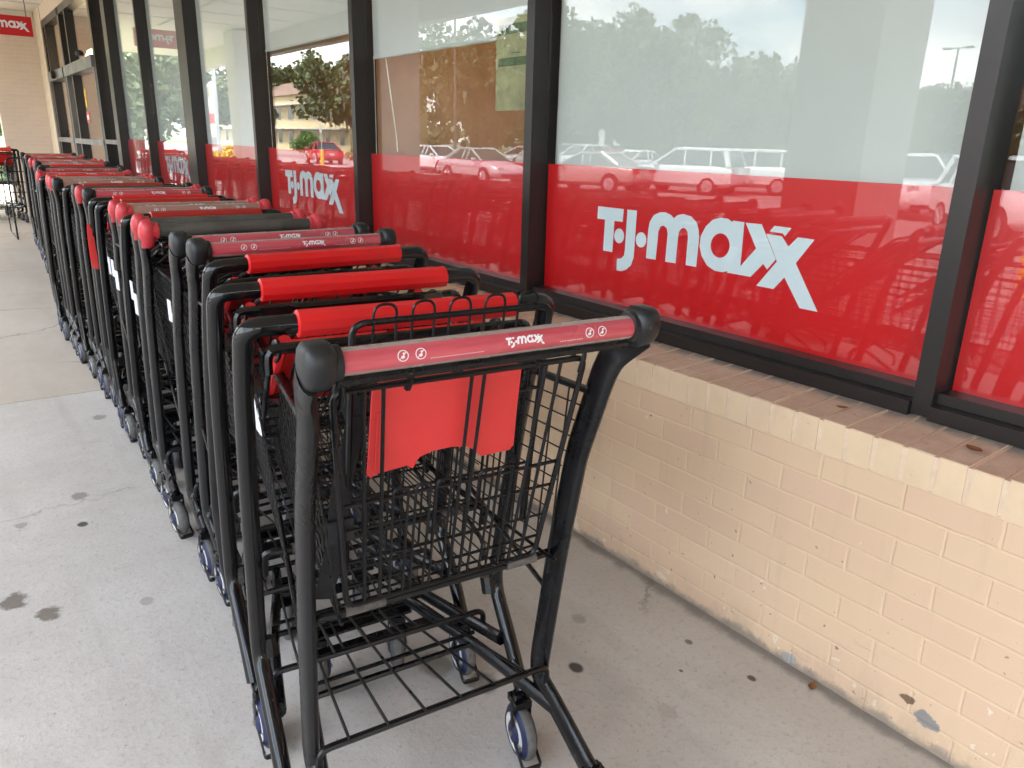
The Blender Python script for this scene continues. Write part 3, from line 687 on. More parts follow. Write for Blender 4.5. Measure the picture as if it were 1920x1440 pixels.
    # ---- handle
    if A:
        b = MB(); b.tube([(-.262, 0, HZC), (.262, 0, HZC)], .0185, 18); hd = b.build('handle', MAT['tube_clear'] if label != 'weathered' else MAT['weathered'], rt)
        if label != 'weathered':
            b = MB(); n = 10; a0, a1 = R(-44), R(50)
            vs = []
            for sx in (-.231, .231):
                for i in range(n+1):
                    th = a0+(a1-a0)*i/n+R(8); vs.append((sx, -.0190*cos(th), HZC+.0190*sin(th)))
            b.add(vs, [(i, i+1, n+2+i, n+1+i) for i in range(n)]); lb = b.build('handle_label', MAT[label], hd)
            b = MB(); th0 = R(12)
            def fn(u, v, d):
                th = th0+v/.0194; return (u, -.0194*cos(th), HZC+.0194*sin(th))
            W = .064; logo(b, lambda u, v, d: fn(.002+u*W, .0070+v*W, 0))
            b.build('handle_lettering', MAT['white'], hd, smooth=0)
            for cx in (-.152, -.127, .145, .168):
                b = MB(); icon(b, cx, .0, fn, .0078); b.build('warning_icon', MAT['white'], hd, smooth=0)
            b = MB()
            for (xa, xb) in ((-.113, -.032), (.092, .132)):
                x = xa
                while x < xb: b.poly([[(x, -.0085), (x+.0014, -.0085), (x+.0014, -.0074), (x, -.0074)]], fn); x += .0030
            b.build('fine_print', MAT['white'], hd, smooth=0)
        b = MB(); b.tube([(-.235, .004, HZC-.0245), (.235, .004, HZC-.0245)], .0075, 8); b.box((-.23, .0, HZC-.033), (.23, .010, HZC-.022)); b.build('handle_underbar', MAT['frame'], hd)
        for k in (-1, 1):
            b = MB()
            b.lathe((k*.222, 0, HZC), (k, 0, 0), [(.008, .0195), (.009, .0235), (.022, .0240), (.034, .0245)], 20)
            sh = [(.031, .004, .005, 0), (.0302, .013, .015, 0), (.0265, .0175, .0240, .001), (.018, .0215, .0300, .001), (.002, .0230, .0320, .002), (-.012, .0225, .0315, .005), (-.022, .0205, .0295, .009), (-.029, .0180, .0260, .013), (-.033, .0165, .0225, .017), (-.034, .0150, .021, .018)] if cap == 'rubber' else \
                 [(.033, .004, .005, 0), (.0315, .010, .012, 0), (.026, .0160, .0210, .001), (.013, .0215, .0275, .002), (-.002, .0240, .0300, .004), (-.018, .0235, .0290, .008), (-.032, .0205, .0265, .014), (-.044, .0175, .0235, .022), (-.051, .0160, .0220, .028)]
            vs = []; n = 24; ex = .62 if cap == 'rubber' else .85
            for dz, sx, sq, oq in sh:
                for j in range(n):
                    c_, s_ = cos(2*pi*j/n), sin(2*pi*j/n)
                    vs.append((k*(HW+.005)+sx*math.copysign(abs(c_)**ex, c_), oq+sq*math.copysign(abs(s_)**ex, s_), HZC+dz))
            fs = [(i*n+j, i*n+(j+1) % n, (i+1)*n+(j+1) % n, (i+1)*n+j) for i in range(len(sh)-1) for j in range(n)]
            b.add(vs, fs+[tuple(range(n)), tuple((len(sh)-1)*n+j for j in range(n))])
            if cap == 'rubber': b.tube([(k*(HW+.005)-k*.012, oq_, HZC+dz_) for dz_, oq_ in ((.0290, -.017), (.0300, 0.), (.0290, .017))], .0012, 5)
            b.build('end_cap', MAT[cap], hd)
    else:
        b = MB(); b.lathe((-.192, 0, HZC-.004), (1, 0, 0), [(0, .0185), (.002, .0222), (.382, .0222), (.384, .0185)], 10); hd = b.build('handle_sleeve', MAT[label], rt, smooth=30)
        b = MB(); b.tube(fil([(-.235, .02, HZC-.085), (-.235, .02, HZC-.045), (.235, .02, HZC-.045), (.235, .02, HZC-.085)], .02, 4), .008, 8)
        for k in (-1, 1): b.box((k*.16-.03, .008, HZC-.060), (k*.16+.03, .034, HZC-.040))
        b.build('handle_underbar', MAT['gloss'], rt)
    # ---- wheels
    for k in (-1, 1):
        wheel(rt, (k*.246, .002 if front else wq, .0625), R(random.uniform(-6, 6)), MAT[tyres[0]], True)
        wheel(rt, (k*.100, .670, .0625), R(random.uniform(-25, 25)), MAT[tyres[1]], False)
    if front:
        b = MB()
        path = fil([(-.165, .20, .925), (-.145, .19, .88), (-.185, .17, .77), (-.198, .155, .70), (-.205, .175, .63), (-.220, .185, .575)], .04, 4)
        b.tube(path, .0012, 8, r2=.017, ref=(0, 1, 0)); b.box((-.214, .150, .690), (-.172, .160, .728)); b.build('belt_strap', MAT['strap'], rt)
    return rt

proto = {
 'front': make_cart('A', 'maroon', 'rubber', 0, True, ('tyre_blue', 'tyre_grey')),
 'maroon': make_cart('A', 'maroon', 'rubber', 62),
 'maroonr': make_cart('A', 'maroon', 'redcap', 62),
 'tan': make_cart('A', 'tan', 'redcap', 62, tyres=('tyre_grey', 'tyre_grey')),
 'tanb': make_cart('A', 'tan', 'rubber', 62),
 'grey': make_cart('A', 'weathered', 'redcap', 62, tyres=('tyre_grey', 'tyre_blue')),
 'greyb': make_cart('A', 'weathered', 'rubber', 62),
 'red': make_cart('B', 'bright', tilt=38),
 'red0': make_cart('B', 'bright', tilt=38, wq=.015),
 'dull': make_cart('B', 'brick', tilt=38, tyres=('tyre_grey', 'tyre_grey')),
}
used = set()
CARTS = [  # kind, x, y, angle
 ('front', .6035, .846, -5.7, 'frontmost shopping cart with maroon lettered handle, upright wire seat back and red seat flap'),
 ('red0', .602, 1.090, -7., 'shopping cart with a glossy bright red handle sleeve right behind the frontmost cart'),
 ('red0', .645, 1.390, -5., 'bright red sleeved shopping cart, second of the three red handles at the near end'),
 ('red', .722, 1.720, 1., 'red sleeved shopping cart just before the pair with maroon handles and black caps'),
 ('maroon', .745, 1.955, 1.5, 'nearer of the two adjoining maroon handled carts with black end caps in the near row'),
 ('maroon', .742, 2.115, 2., 'farther of the two adjoining maroon handled carts, in front of the weathered grey handles'),
 ('grey', .735, 2.425, 0., 'nearer cart of the pair with scuffed grey handles and red end caps'),
 ('grey', .745, 2.62, 1., 'farther cart of the pair with scuffed grey handles and red end caps'),
 ('dull', .762, 2.85, 2., 'dull red sleeved cart directly beyond the two scuffed grey handles'),
 ('tan', .775, 3.06, 2., 'nearer cart of the mid row pair with faded tan handles and red caps'),
 ('tan', .78, 3.20, 2., 'farther cart of the mid row pair with faded tan handles and red caps'),
 ('dull', .778, 3.42, 2., 'dull red sleeved cart nested just beyond the pair of faded tan handles'),
 ('red', .775, 3.62, 2., 'bright red sleeved cart in mid row with a red strap hanging at its left side'),
 ('maroon', .795, 3.95, 2., 'maroon handled cart with black caps just beyond the cart with the hanging red strap'),
 ('maroonr', .795, 4.10, 2., 'maroon handled cart with red caps in the middle of the row'),
 ('greyb', .79, 4.28, 2., 'scuffed grey handled cart with black caps, far half of the row'),
 ('dull', .785, 4.52, 2., 'dull red sleeved cart between a grey handle and a tan handle with black caps'),
 ('tanb', .79, 4.86, 2., 'nearest of the faded tan handled carts with black caps, past the middle of the row'),
 ('tan', .785, 5.06, 2., 'nearer cart of the far pair with adjoining tan handles and red caps'),
 ('tan', .785, 5.24, 2., 'farther cart of the far pair with adjoining tan handles and red caps'),
 ('red', .79, 5.50, 2., 'bright red sleeved cart right beyond the far pair of tan handles'),
 ('maroonr', .80, 5.78, 2., 'maroon handled cart with red caps, second cart beyond the far tan pair'),
 ('dull', .82, 6.05, 2., 'dull red sleeved cart, third cart beyond the far tan pair'),
 ('maroon', .86, 6.35, 2., 'maroon handled cart with black caps, fourth cart beyond the far tan pair'),
 ('greyb', .90, 6.65, 2., 'grey handled cart with black caps, tenth from the far end of the row'),
 ('red', .93, 7.15, 2., 'bright red sleeved cart, ninth from the far end of the row'),
 ('tanb', .95, 7.55, 2., 'faded tan handled cart with black caps, eighth from the far end of the row'),
 ('maroonr', .97, 7.95, 2., 'maroon handled cart with red caps, seventh from the far end of the row'),
 ('tan', .98, 8.35, 2., 'tan handled cart with red caps, sixth from the far end of the row'),
 ('dull', 1.02, 8.85, 2., 'dull red sleeved cart, fifth from the far end of the row by the entrance'),
 ('maroon', 1.04, 9.25, 2., 'maroon handled cart with black caps, fourth from the far end of the row'),
 ('tan', 1.06, 9.65, 2., 'tan handled cart with red caps, third from the far end of the row'),
 ('red', 1.08, 10.1, 2., 'bright red sleeved cart, last but one of the row beside the entrance doors'),
 ('tanb', 1.10, 10.55, 2., 'faded tan handled cart at the very far end of the row beside the entrance'),
]
jr = random.Random(21)
for kind, x, y, ang, lab in CARTS:
    o = proto[kind]
    if kind in used: o = copy_tree(o)
    used.add(kind)
    if y > 2.3: x += jr.uniform(-.008, .008); ang += jr.uniform(-2.2, 2.2)
    o.location = (x, y, 0); o.rotation_euler = (0, 0, R(ang)); tag(o, lab, 'shopping cart', 'shopping carts nested in a row along the shop wall')
# second stack by the far wall
for i, (kind, x, y, lab) in enumerate((('red', .74, 13.3, 'bright red sleeved cart heading the other stack by the far brick wall'), ('dull', .72, 13.65, 'dull red sleeved cart in the other stack by the far wall, second from the front'), ('tan', .70, 14.0, 'tan handled cart at the back of the other stack by the far wall'))):
    o = copy_tree(proto[kind]); o.location = (x, y, 0); o.rotation_euler = (0, 0, R(-3)); tag(o, lab, 'shopping cart', 'carts stacked by the far wall')

# white tags on basket sides and the red strap
def side_tag(ci, q, z):
    cart = [o for o in bpy.data.objects if o.get('label') == CARTS[ci][4]][0]
    b = MB(); b.box((-.2395, q, z-.030), (-.2375, q+.035, z+.035)); b.box((-.2395, q-.045, z-.075), (-.2375, q-.001, z-.002)); b.build('basket_tag', MAT['whitetag'], cart, smooth=0)
for ci, q, z in ((0, .50, .845), (4, .40, .80), (6, .42, .78), (8, .4, .80), (10, .42, .80), (13, .4, .8)): side_tag(ci, q, z)
cart13 = [o for o in bpy.data.objects if o.get('label') == CARTS[12][4]][0]
b = MB(); b.tube(fil([(-.285, .05, .93), (-.292, .03, .86), (-.296, .0, .78), (-.292, -.03, .745), (-.290, -.02, .80), (-.286, .03, .88)], .03, 4), .0012, 6, r2=.011, ref=(0, 1, 0)); b.build('red_strap', MAT['flap'], cart13)

# tall wire stand on the walkway by the other stack
st = empty('wire_stand', (.80, 11.6, 0), label='thin black tubular stand with hooped tops on the walkway beyond the cart row', cat='stand')
b = MB()
b.tube(fil([(-.10, -.45, .02), (-.10, -.45, .98), (.12, -.45, .98), (.12, -.45, .30)], .09, 6), .010, 8)
b.tube(fil([(-.10, .55, .02), (-.10, .55, .80), (-.10, -.45, .80)], .05, 4), .007, 7)
b.tube([(-.10, .55, .02), (-.10, -.45, .02)], .006, 6)
b.build('hoop', MAT['frame'], st)
b = MB()
for z in (.82, .70, .58): b.tube([(-.10, -.45, z), (.12, -.45, z)], .006, 6)
b.build('rung', MAT['frame'], st)

# dead leaves
for i, (x, y, z, a, rz, lab) in enumerate(((1.585, .825, .004, .035, .4, 'curled brown dead leaf on the concrete against the wall foot'), (1.70, .93, .700, .030, 2.2, 'dry leaf lying on the brick ledge below the near mullion'), (1.69, .62, .700, .042, 1.2, 'larger dry leaf on the brick ledge at the right edge'))):
    b = MB(); n = 8
    top = []; bot = []
    for k in range(n+1):
        t = k/n; wd = .30*sin(pi*t)**.8; lift = .12*(t-.5)**2*4
        top.append((a*(t-.5), a*wd, a*(lift+.25*wd))); bot.append((a*(t-.5), -a*wd, a*(lift+.35*wd)))
    mid = [(a*(k/n-.5), 0, a*.12*(k/n-.5)**2*4) for k in range(n+1)]
    vs = top+mid+bot; m = n+1
    b.add(vs, [(k, k+1, m+k+1, m+k) for k in range(n)]+[(m+k, m+k+1, 2*m+k+1, 2*m+k) for k in range(n)])
    o = b.build('dead_leaf', MAT['deadleaf']); o.location = (x, y, z); o.rotation_euler = (0, 0, rz); tag(o, lab, 'leaf', 'dead leaves')

# ------------------------------------------------------------------ what the glass mirrors: car park, trees, houses
def car_paint(name, c, metal=.0):
    m = simple(name, c, .28, metal, var=.02, coat=1.); return m
PAINT = {'white': car_paint('white_car_paint', (.80, .80, .80)), 'silver': car_paint('silver_car_paint', (.55, .56, .57), .5), 'red': car_paint('red_car_paint', (.42, .015, .02)),
         'maroon': car_paint('beige_car_paint', (.42, .36, .33), .4), 'dark': car_paint('dark_car_paint', (.03, .035, .045)), 'blue': car_paint('blue_car_paint', (.04, .09, .22))}
MAT['tail'] = simple('tail_lamp', (.5, .01, .01), .15); MAT['head'] = simple('head_lamp', (.75, .75, .75), .1); MAT['trim'] = simple('car_trim', (.015, .015, .015), .5)
MAT['wheelrim'] = simple('alloy_rim', (.55, .55, .56), .3, .7); MAT['cartyre'] = simple('car_tyre', (.02, .02, .02), .8)
MAT['plate'] = simple('number_plate', (.6, .6, .58), .5)
def make_car(kind, paint):
    rt = empty('parked_car', (0, 0, 0)); suv = kind == 'suv'
    if suv: ST = [(-2.36, .42, .72, .74), (-2.30, .34, 1.02, .86), (-1.7, .28, 1.10, .93), (.85, .26, 1.08, .93), (1.6, .28, 1.02, .91), (2.15, .32, .90, .84), (2.32, .40, .70, .72)]
    else: ST = [(-2.42, .42, .70, .72), (-2.36, .34, .96, .84), (-1.6, .24, 1.01, .90), (.95, .22, .96, .91), (1.7, .24, .86, .89), (2.25, .28, .72, .80), (2.42, .36, .58, .66)]
    b = MB(); rings = []
    for x, zb, zt, hw in ST:
        h = [(0, zb), (.80*hw, zb), (hw, zb+.14), (hw*1.0, zb*.5+zt*.5), (hw*.97, zt-.09), (hw*.88, zt-.015), (hw*.5, zt+.012), (0, zt+.018)]
        rings.append([(x, y, z) for y, z in h]+[(x, -y, z) for y, z in h[-2:0:-1]])
    n = len(rings[0]); vs = [p for r in rings for p in r]
    fs = [(i*n+j, i*n+(j+1) % n, (i+1)*n+(j+1) % n, (i+1)*n+j) for i in range(len(ST)-1) for j in range(n)]
    fs += [tuple(range(n)), tuple((len(ST)-1)*n+j for j in range(n))]
    b.add(vs, fs); body = b.build('body', paint, rt, smooth=50)
    if suv: bx, rx, fx, cx, bz, rz, cz = -2.18, -1.95, .15, 1.05, 1.08, 1.66, 1.05
    else: bx, rx, fx, cx, bz, rz, cz = -1.72, -.85, .10, 1.12, 1.00, 1.43, .95
    b = MB()
    def gh(bx, rx, fx, cx, bz, rz, cz, wb, wr): return [(bx, wb, bz), (bx, -wb, bz), (cx, -wb, cz), (cx, wb, cz), (rx, wr, rz), (rx, -wr, rz), (fx, -wr, rz+.01), (fx, wr, rz+.01)]
    b.add(gh(bx, rx, fx, cx, bz-.02, rz, cz-.02, .80, .62), [(0,1,2,3),(4,7,6,5),(0,4,5,1),(1,5,6,2),(2,6,7,3),(3,7,4,0)]); b.build('window', MAT['carglass'], rt, smooth=0)
    b = MB()
    r = [(rx-.08, .60, rz-.012), (rx-.08, -.60, rz-.012), (fx+.08, -.60, rz-.008), (fx+.08, .60, rz-.008)]
    t = [(rx, .54, rz+.045), (rx, -.54, rz+.045), (fx-.05, -.54, rz+.05), (fx-.05, .54, rz+.05)]
    b.add(r+t, [(0,1,2,3),(4,7,6,5),(0,4,5,1),(1,5,6,2),(2,6,7,3),(3,7,4,0)])
    for k in (-1, 1):
        b.tube([(bx+.06, k*.80, bz-.02), (rx+.06, k*.615, rz)], .11, 6, r2=.05); b.tube([(cx, k*.80, cz-.02), (fx, k*.615, rz)], .05, 6)
        b.tube([(rx, k*.615, rz), (fx, k*.615, rz+.01)], .055, 6)
        for xx in ((-.35, .0) if not suv else (-.30, -1.35)): b.tube([(xx-.06, k*.805, bz-.02), (xx, k*.618, rz)], .045, 6)
        if suv: b.tube([(rx+.2, k*.56, rz+.06), (fx-.2, k*.56, rz+.065)], .02, 6)
    b.build('roof', paint, rt, smooth=30)
    for k in (-1, 1):
        b = MB(); b.lathe((.78, k*.90, cz+.04), (0, k, 0), [(0, .03), (.02, .09), (.16, .09), (.2, .05)], 8); b.build('mirror', paint, rt)
        b = MB(); x1 = ST[-1][0]; b.box((x1-.30, k*.50, .60 if not suv else .78), (x1-.09, k*.77, .72 if not suv else .92)); b.build('headlight', MAT['head'], rt, smooth=0)
        b = MB(); x0 = ST[0][0]; b.box((x0-.005, k*.40, .74 if not suv else .82), (x0+.12, k*.82, .90 if not suv else 1.02)); b.build('tail_light', MAT['tail'], rt, smooth=0)
        for xx in (-1.40, 1.38):
            rr_ = .345 if suv else .325
            b = MB(); b.lathe((xx, k*.80, rr_), (0, k, 0), [(-.08, .25), (.115, rr_+.075), (.1155, rr_)], 24); b.build('wheel_arch', MAT['trim'], rt)
            b = MB(); b.lathe((xx, k*.72, rr_), (0, k, 0), [(0, .2), (.01, rr_-.02), (.03, rr_), (.19, rr_), (.21, rr_-.03), (.212, .22)], 24); wo = b.build('wheel', MAT['cartyre'], rt)
            b = MB(); b.lathe((xx, k*.935, rr_), (0, k, 0), [(0, .225), (.006, .225), (.008, .20), (.0085, .05)], 22)
            for a in range(5):
                an = 2*pi*a/5; b.tube([(xx+.03*cos(an), k*.946, rr_+.03*sin(an)), (xx+.21*cos(an), k*.946, rr_+.21*sin(an))], .028, 5, r2=.01, ref=(0, 1, 0))
            b.build('rim', MAT['wheelrim'], wo)
    b = MB(); x0 = ST[0][0]; b.box((x0-.02, -.16, .60), (x0+.02, .16, .74)); b.build('number_plate', MAT['plate'], rt, smooth=0)
    b = MB(); b.box((x0-.03, -.78, .33), (x0+.1, .78, .42)); x1 = ST[-1][0]; b.box((x1-.1, -.66, .34), (x1+.03, .66, .44)); b.box((x1-.2, -.45, .52), (x1-.005, .45, .60)); b.build('bumper', MAT['trim'], rt, smooth=0)
    return rt
cp = {}
def put_car(kind, paint, x, y, heading, label):
    key = (kind, paint)
    if key not in cp: o = cp[key] = make_car(kind, PAINT[paint])
    else: o = copy_tree(cp[key])
    o.location = (x, y, lotz(x)); o.rotation_euler = (0, 0, heading); tag(o, label, 'car', 'cars parked in the lot')
HD = R(74)
put_car('sedan', 'maroon', -17.2, 23.3, HD, 'beige sedan seen from behind, nearest car of the angled row')
put_car('suv', 'white', -20.3, 21.2, HD, 'white estate car parked right beside the beige sedan')
put_car('suv', 'white', -23.0, 20.0, HD, 'second white estate car, beyond the one beside the beige sedan')
put_car('suv', 'white', -15.3, 7.3, R(-47), 'white estate car standing opposite the nearest window bay')
put_car('suv', 'white', -19.0, 11.6, R(-47), 'white estate car nose to tail behind the one opposite the nearest window')
put_car('sedan', 'silver', -16.0, 29.2, R(-91), 'silver sedan facing the beige sedan across the aisle')
put_car('sedan', 'white', -19.4, 38.7, R(-95), 'white sedan behind the silver sedan')
put_car('sedan', 'red', -18.6, 53.0, R(99), 'red sedan in front of the clipped round bush')
put_car('sedan', 'red', -21.0, 43.5, R(-95), 'red sedan behind the white sedan')
put_car('sedan', 'dark', -25.9, 18.2, HD, 'black sedan at the end of the angled row')
rr = random.Random(11)
k = 0
for x in (-30., -35.5):
    for y in np.arange(4, 46, 2.9):
        if rr.random() < .72:
            kd = rr.choice(['sedan', 'suv']); pt = rr.choice(['white', 'silver', 'dark', 'white', 'blue', 'red'])
            put_car(kd, pt, x+rr.uniform(-.3, .3), y, R(rr.choice([0, 180])+rr.uniform(-3, 3)), '%s %s parked %s, %s' % ({'silver': 'silver', 'dark': 'black'}.get(pt, pt), 'estate car' if kd == 'suv' else 'sedan', 'in the far row' if x < -32 else 'in the middle row',
                    'space %d from its near end' % int((y-4)/2.9+1))); k += 1

def blob_leaves(b, centers, n, size, r):
    for i in range(n):
        c, rad = centers[r.integers(len(centers))]
        d = r.normal(size=3); d /= np.linalg.norm(d)+1e-9; p = np.array(c)+d*rad*(r.random()**.4)*np.array([1, 1, .75])
        a = r.normal(size=3); a /= np.linalg.norm(a); t = r.normal(size=3); t -= a*(t@a); t /= np.linalg.norm(t)+1e-9
        s1 = size*(.6+.8*r.random()); s2 = s1*(.5+.4*r.random())
        b.add([p-a*s1, p+t*s2, p+a*s1, p-t*s2], [(0, 1, 2, 3)])
def make_tree(seed, H, spread, nl, moss=True):
    r = np.random.default_rng(seed); rt = empty('oak_tree', (0, 0, 0))
    b = MB(); cents = []
    trunk_h = H*.28
    b.tube([(0, 0, -.2), (.1, 0, trunk_h*.5), (0, .1, trunk_h)], [.55, .42, .36], 10)
    nb = 8
    for i in range(nb):
        an = 2*pi*i/nb+r.uniform(-.3, .3); L = spread*r.uniform(.6, 1.); up = H*r.uniform(.30, .62)
        p0 = np.array([0, 0, trunk_h*.9]); p1 = p0+np.array([cos(an)*L*.4, sin(an)*L*.4, up*.5]); p2 = p0+np.array([cos(an)*L, sin(an)*L, up])
        b.tube([p0, (p0+p1)/2+[0, 0, .3], p1, (p1+p2)/2+[0, 0, .2], p2], [.24, .19, .14, .09, .04], 7)
        for q in (p1, (p1+p2)/2, p2):
            for _ in range(3): cents.append((q+r.normal(size=3)*spread*.16+[0, 0, H*.03], spread*r.uniform(.16, .30)))
    for i in range(9): cents.append((np.array([r.normal()*spread*.34, r.normal()*spread*.34, H*r.uniform(.66, .93)]), spread*r.uniform(.14, .27)))
    b.build('trunk', MAT['bark'], rt)
    b = MB(); blob_leaves(b, cents, nl, .26, r); b.build('crown', MAT['leaf'], rt, smooth=0)
    if moss:
        b = MB()
        for i in range(160):
            c, rad = cents[r.integers(len(cents))]; p = np.array(c)+r.normal(size=3)*rad*.5; l = r.uniform(.6, 1.9); w_ = r.uniform(.08, .22); an = r.uniform(0, pi)
            e = np.array([cos(an)*w_, sin(an)*w_, 0]); b.add([p-e, p+e, p+e*.4-[0, 0, l*.6], p-[0, 0, l], p-e*.5-[0, 0, l*.55]], [(0, 1, 2, 3, 4)])
        b.build('hanging_moss', MAT['moss'], rt, smooth=0)
    return rt
trees = [make_tree(1, 13., 7.5, 9000), make_tree(2, 11., 6.5, 8000), make_tree(3, 7.5, 5., 6000, False)]
TP = [(0, -45, 52, 1.0), (1, -43, 43, .98), (0, -52, 62, 1.1), (2, -44, 34.5, 1.0), (2, -46, 26, .72), (2, -50, 18, .66), (2, -48, 9, .6), (1, -40, 66, 1.0), (0, -37, 60, .95), (1, -31, 74, .92),
      (2, -55, 38, 1.0), (2, -56, 30, .8), (2, -56, 2, .8), (1, -52, 80, 1.2), (1, -9, 70, .9), (2, 1.5, 44, 1.1), (1, -46, 118, 1.2), (0, -14, 90, 1.0), (2, -6, 52, .8), (1, 3, 64, 1.0), (2, -16, 76, 1.1)]
TWHERE = ['behind the middle of the parked car rows', 'just right of the tallest oak across the car park', 'at the back behind the tallest oaks', 'right of the broad oak, lower than it', 'in line with the second white estate car', 'in line with the black sedan', 'opposite the nearest column', 'left of the tall oaks, over the white sedan', 'over the red and white sedans',
  'in front of the yellowish apartment house', 'in the second line of trees behind the estate cars', 'in the second line behind the black sedan', 'farthest to the right across the car park', 'at the back left of the apartment house', 'beyond the far brick wall by the pylon sign', 'directly behind the far brick wall', 'behind the apartment house roof', 'at the back beyond the pylon sign', 'beside the flower hedge', 'farthest behind the brick end wall', 'just left of the pylon sign']
tused = set()
for i, (k, x, y, s) in enumerate(TP):
    o = trees[k] if k not in tused else copy_tree(trees[k]); tused.add(k)
    o.location = (x, y, -.5); o.scale = (s, s, s); o.rotation_euler = (0, 0, i*1.7)
    tag(o, '%s oak tree %s' % (['tall spreading moss hung', 'broad moss hung', 'low rounded'][k], TWHERE[i]), 'tree', 'oak trees around the car park')
def make_bush(name, r, mat, nl, label, loc, sz=(1, 1, 1), leaf=.09):
    g = np.random.default_rng(5); rt = empty(name, loc, label=label, cat='shrub'); b = MB()
    cents = [(np.array([g.normal()*r*.3*sz[0], g.normal()*r*.3*sz[1], r*sz[2]*(.55+.8*g.random())]), r*.55) for _ in range(14)]
    blob_leaves(b, cents, nl, leaf, g); b.build('foliage', mat, rt, smooth=0)
    b = MB(); b.tube([(0, 0, 0), (0, 0, r*sz[2])], .08, 6); b.build('stem', MAT['bark'], rt)
make_bush('round_bush', 1.25, MAT['leaf2'], 5000, 'dense clipped round green bush in front of the apartment house', (-21.5, 63.5, -.25))
make_bush('flower_hedge', 1.0, MAT['leaf3'], 2500, 'low hedge with yellow flowers near the pylon sign', (-9., 44., -.4), (2.2, 2.2, .6))
make_bush('hedge', 1.1, MAT['leaf2'], 3000, 'green hedge behind the red sedan', (-25., 60., -.45), (1.5, 3., .5))

make_bush('hedge', 1.5, MAT['leaf'], 14000, 'long dark hedge under the oaks behind the parked cars', (-40.5, 36, -.4), (1.2, 15., 1.5), .24)
b = MB(); g = np.random.default_rng(9)
blob_leaves(b, [(np.array([-78+g.normal()*4, -60+7*i+g.normal()*2, g.uniform(.5, 5.5)]), g.uniform(2.2, 4.2)) for i in range(44) for _ in range(3)], 16000, .75, g)
tag(b.build('distant_woods', MAT['leaf'], smooth=0), 'dark far off wood closing the view behind the car park', 'woods', kind='stuff')
# apartment house and far shops
def house(name, loc, L, D, H, wall, roof, label, rows=2, cols=6, rz=0):
    h = empty(name, loc, rz, label=label, cat='building')
    b = MB(); b.box((-D/2, -L/2, 0), (D/2, L/2, H)); b.build('wall', wall, h, smooth=0)
    b = MB(); o = .5; b.add([(-D/2-o, -L/2-o, H), (D/2+o, -L/2-o, H), (D/2+o, L/2+o, H), (-D/2-o, L/2+o, H), (0, -L/2+3, H+2.3), (0, L/2-3, H+2.3)], [(0, 1, 4), (1, 2, 5, 4), (2, 3, 5), (3, 0, 4, 5), (0, 3, 2, 1)]); b.build('roof', roof, h, smooth=0)
    for i in range(cols):
        for j in range(rows):
            y = -L/2+(i+.5)*L/cols; z = .9+j*2.9
            b = MB(); b.box((D/2-.05, y-.62, z-.07), (D/2+.06, y+.62, z+1.52)); wf = b.build('window', MAT['shade'], h, smooth=0)
            b = MB(); b.box((D/2+.061, y-.54, z), (D/2+.075, y+.54, z+1.45)); b.build('window_pane', MAT['carglass'], wf, smooth=0)
    for j in range(rows):
        b = MB(); b.box((D/2, -L/2+.1, 2.62+j*2.9), (D/2+1.2, L/2-.1, 2.78+j*2.9)); b.build('balcony', MAT['shade'], h, smooth=0)
    return h
apw = simple('apartment_wall', (.62, .50, .30), .85, var=.06, scale=2); brn = simple('brown_roof', (.22, .14, .10), .8, var=.2, scale=4)
house('apartment_house', (-40, 112, -.4), 56, 10, 6.8, apw, brn, 'two storey yellowish apartment house with a brown roof behind the trees', cols=14)
house('apartment_house', (-72, 44, -.4), 34, 10, 5.0, simple('dark_brown_wall', (.26, .20, .13), .85, var=.08, scale=2), brn, 'long low brownish house far behind the parked cars', rows=1, cols=9)  # one even brown, darkened so the house does not stand out bright
sh = empty('shop_block', (-60, 22, -.9), label='low cream shop block with an arcade across the car park', cat='building')
b = MB(); b.box((-4, -8, 0), (2, 8, 4.2)); b.build('wall', simple('cream_wall', (.62, .56, .44), .8), sh, smooth=0)
b = MB(); b.box((2, -8.2, 2.9), (4, 8.2, 4.4)); b.build('arcade_beam', MAT['shade'], sh, smooth=0)
for i in range(6):
    b = MB(); b.tube([(3.3, -7.5+3*i, 0), (3.3, -7.5+3*i, 2.9)], .28, 10); b.build('arcade_column', MAT['shade'], sh)
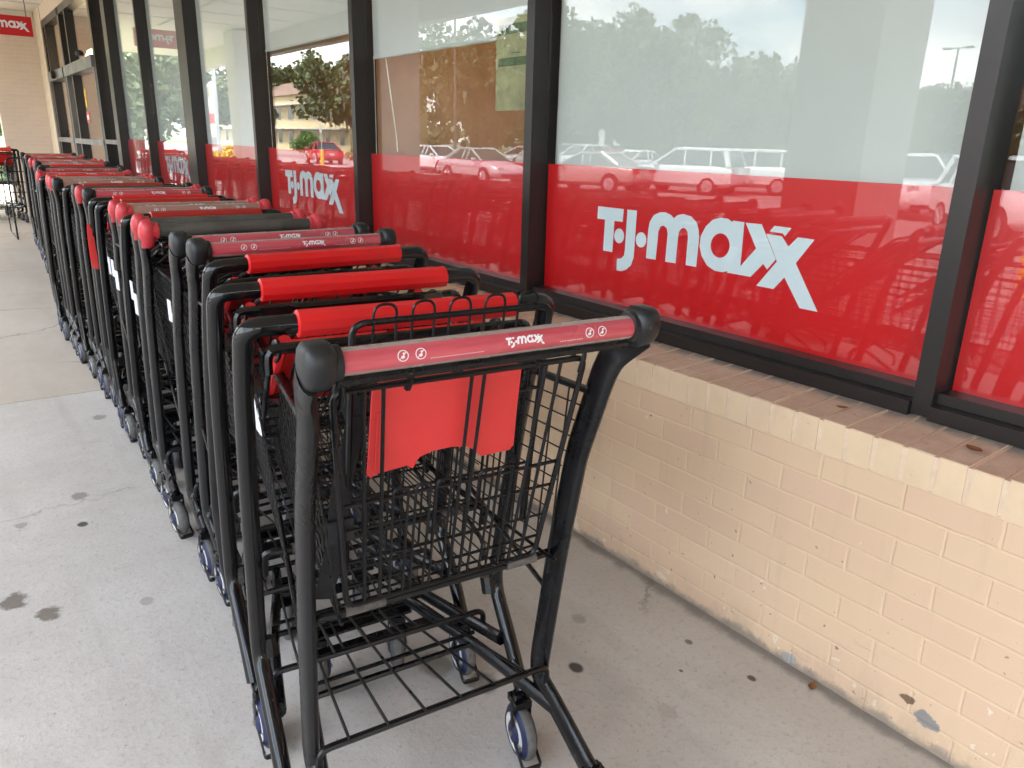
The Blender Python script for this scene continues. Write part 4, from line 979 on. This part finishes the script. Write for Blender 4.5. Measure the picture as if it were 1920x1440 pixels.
for (x, y, h, lab) in ((-54, 27.6, 8.6, 'thin lamp post standing among the low trees'), (-25, 45.8, 9.6, 'tall grey lamp post among the sedans'), (-74, 31.0, 9., 'distant twin armed lamp post at the edge of the car park')):
    lp = empty('lamp_post', (x, y, -.45), label=lab, cat='lamp post', group='car park lamp posts')
    b = MB(); b.tube([(0, 0, 0), (0, 0, h)], [.10, .07], 10); b.lathe((0, 0, 0), (0, 0, 1), [(0, .28), (.6, .28), (.65, .2)], 12); b.build('pole', MAT['alu_grey'], lp)
    b = MB(); b.tube([(0, -.7, h), (0, .7, h)], .035, 6)
    for k in (-1, 1): b.box((-.16, k*.5, h-.06), (.16, k*1.0, h+.07))
    b.build('lamp_head', MAT['alu_grey'], lp)
bo = empty('bollard', (-14.3, 43.0, -.45), label='yellow safety bollard with a small sign pole at the edge of the aisle', cat='bollard')
b = MB(); b.lathe((0, 0, 0), (0, 0, 1), [(0, .10), (1.0, .10), (1.06, .07), (1.08, .02)], 14); b.build('post', MAT['yellow'], bo)
b = MB(); b.tube([(0, 0, 1.0), (0, 0, 2.3)], .025, 8); b.box((.0, -.16, 2.0), (.02, .16, 2.5)); b.build('sign_pole', MAT['shade'], bo)
bo = empty('bollard', (-6.5, 3.6, -.31), label='orange bollard standing just off the kerb near the closest carts', cat='bollard')
b = MB(); b.lathe((0, 0, 0), (0, 0, 1), [(0, .11), (.95, .11), (1.01, .08), (1.03, .02)], 14); b.build('post', MAT['yellow'], bo)
py = empty('pylon_sign', (-12.0, 56.0, -.45), label='tall white pylon sign with coloured shop panels beyond the car park', cat='sign')
b = MB(); b.box((-.1, -1.3, 0), (.1, 1.3, 6.6)); b.build('post', MAT['shade'], py, smooth=0)
for z, c in ((5.7, (.25, .22, .2)), (4.75, (.75, .72, .6)), (4.15, (.35, .33, .28)), (3.3, (.75, .65, .6)), (2.5, (.6, .05, .08)), (1.75, (.7, .68, .5)), (1.0, (.2, .2, .22))):
    b = MB(); b.box((-.13, -1.15, z), (.13, 1.15, z+.62)); b.build('sign_panel', simple('panel_%d' % int(z*100), c, .5, var=.05), py, smooth=0)
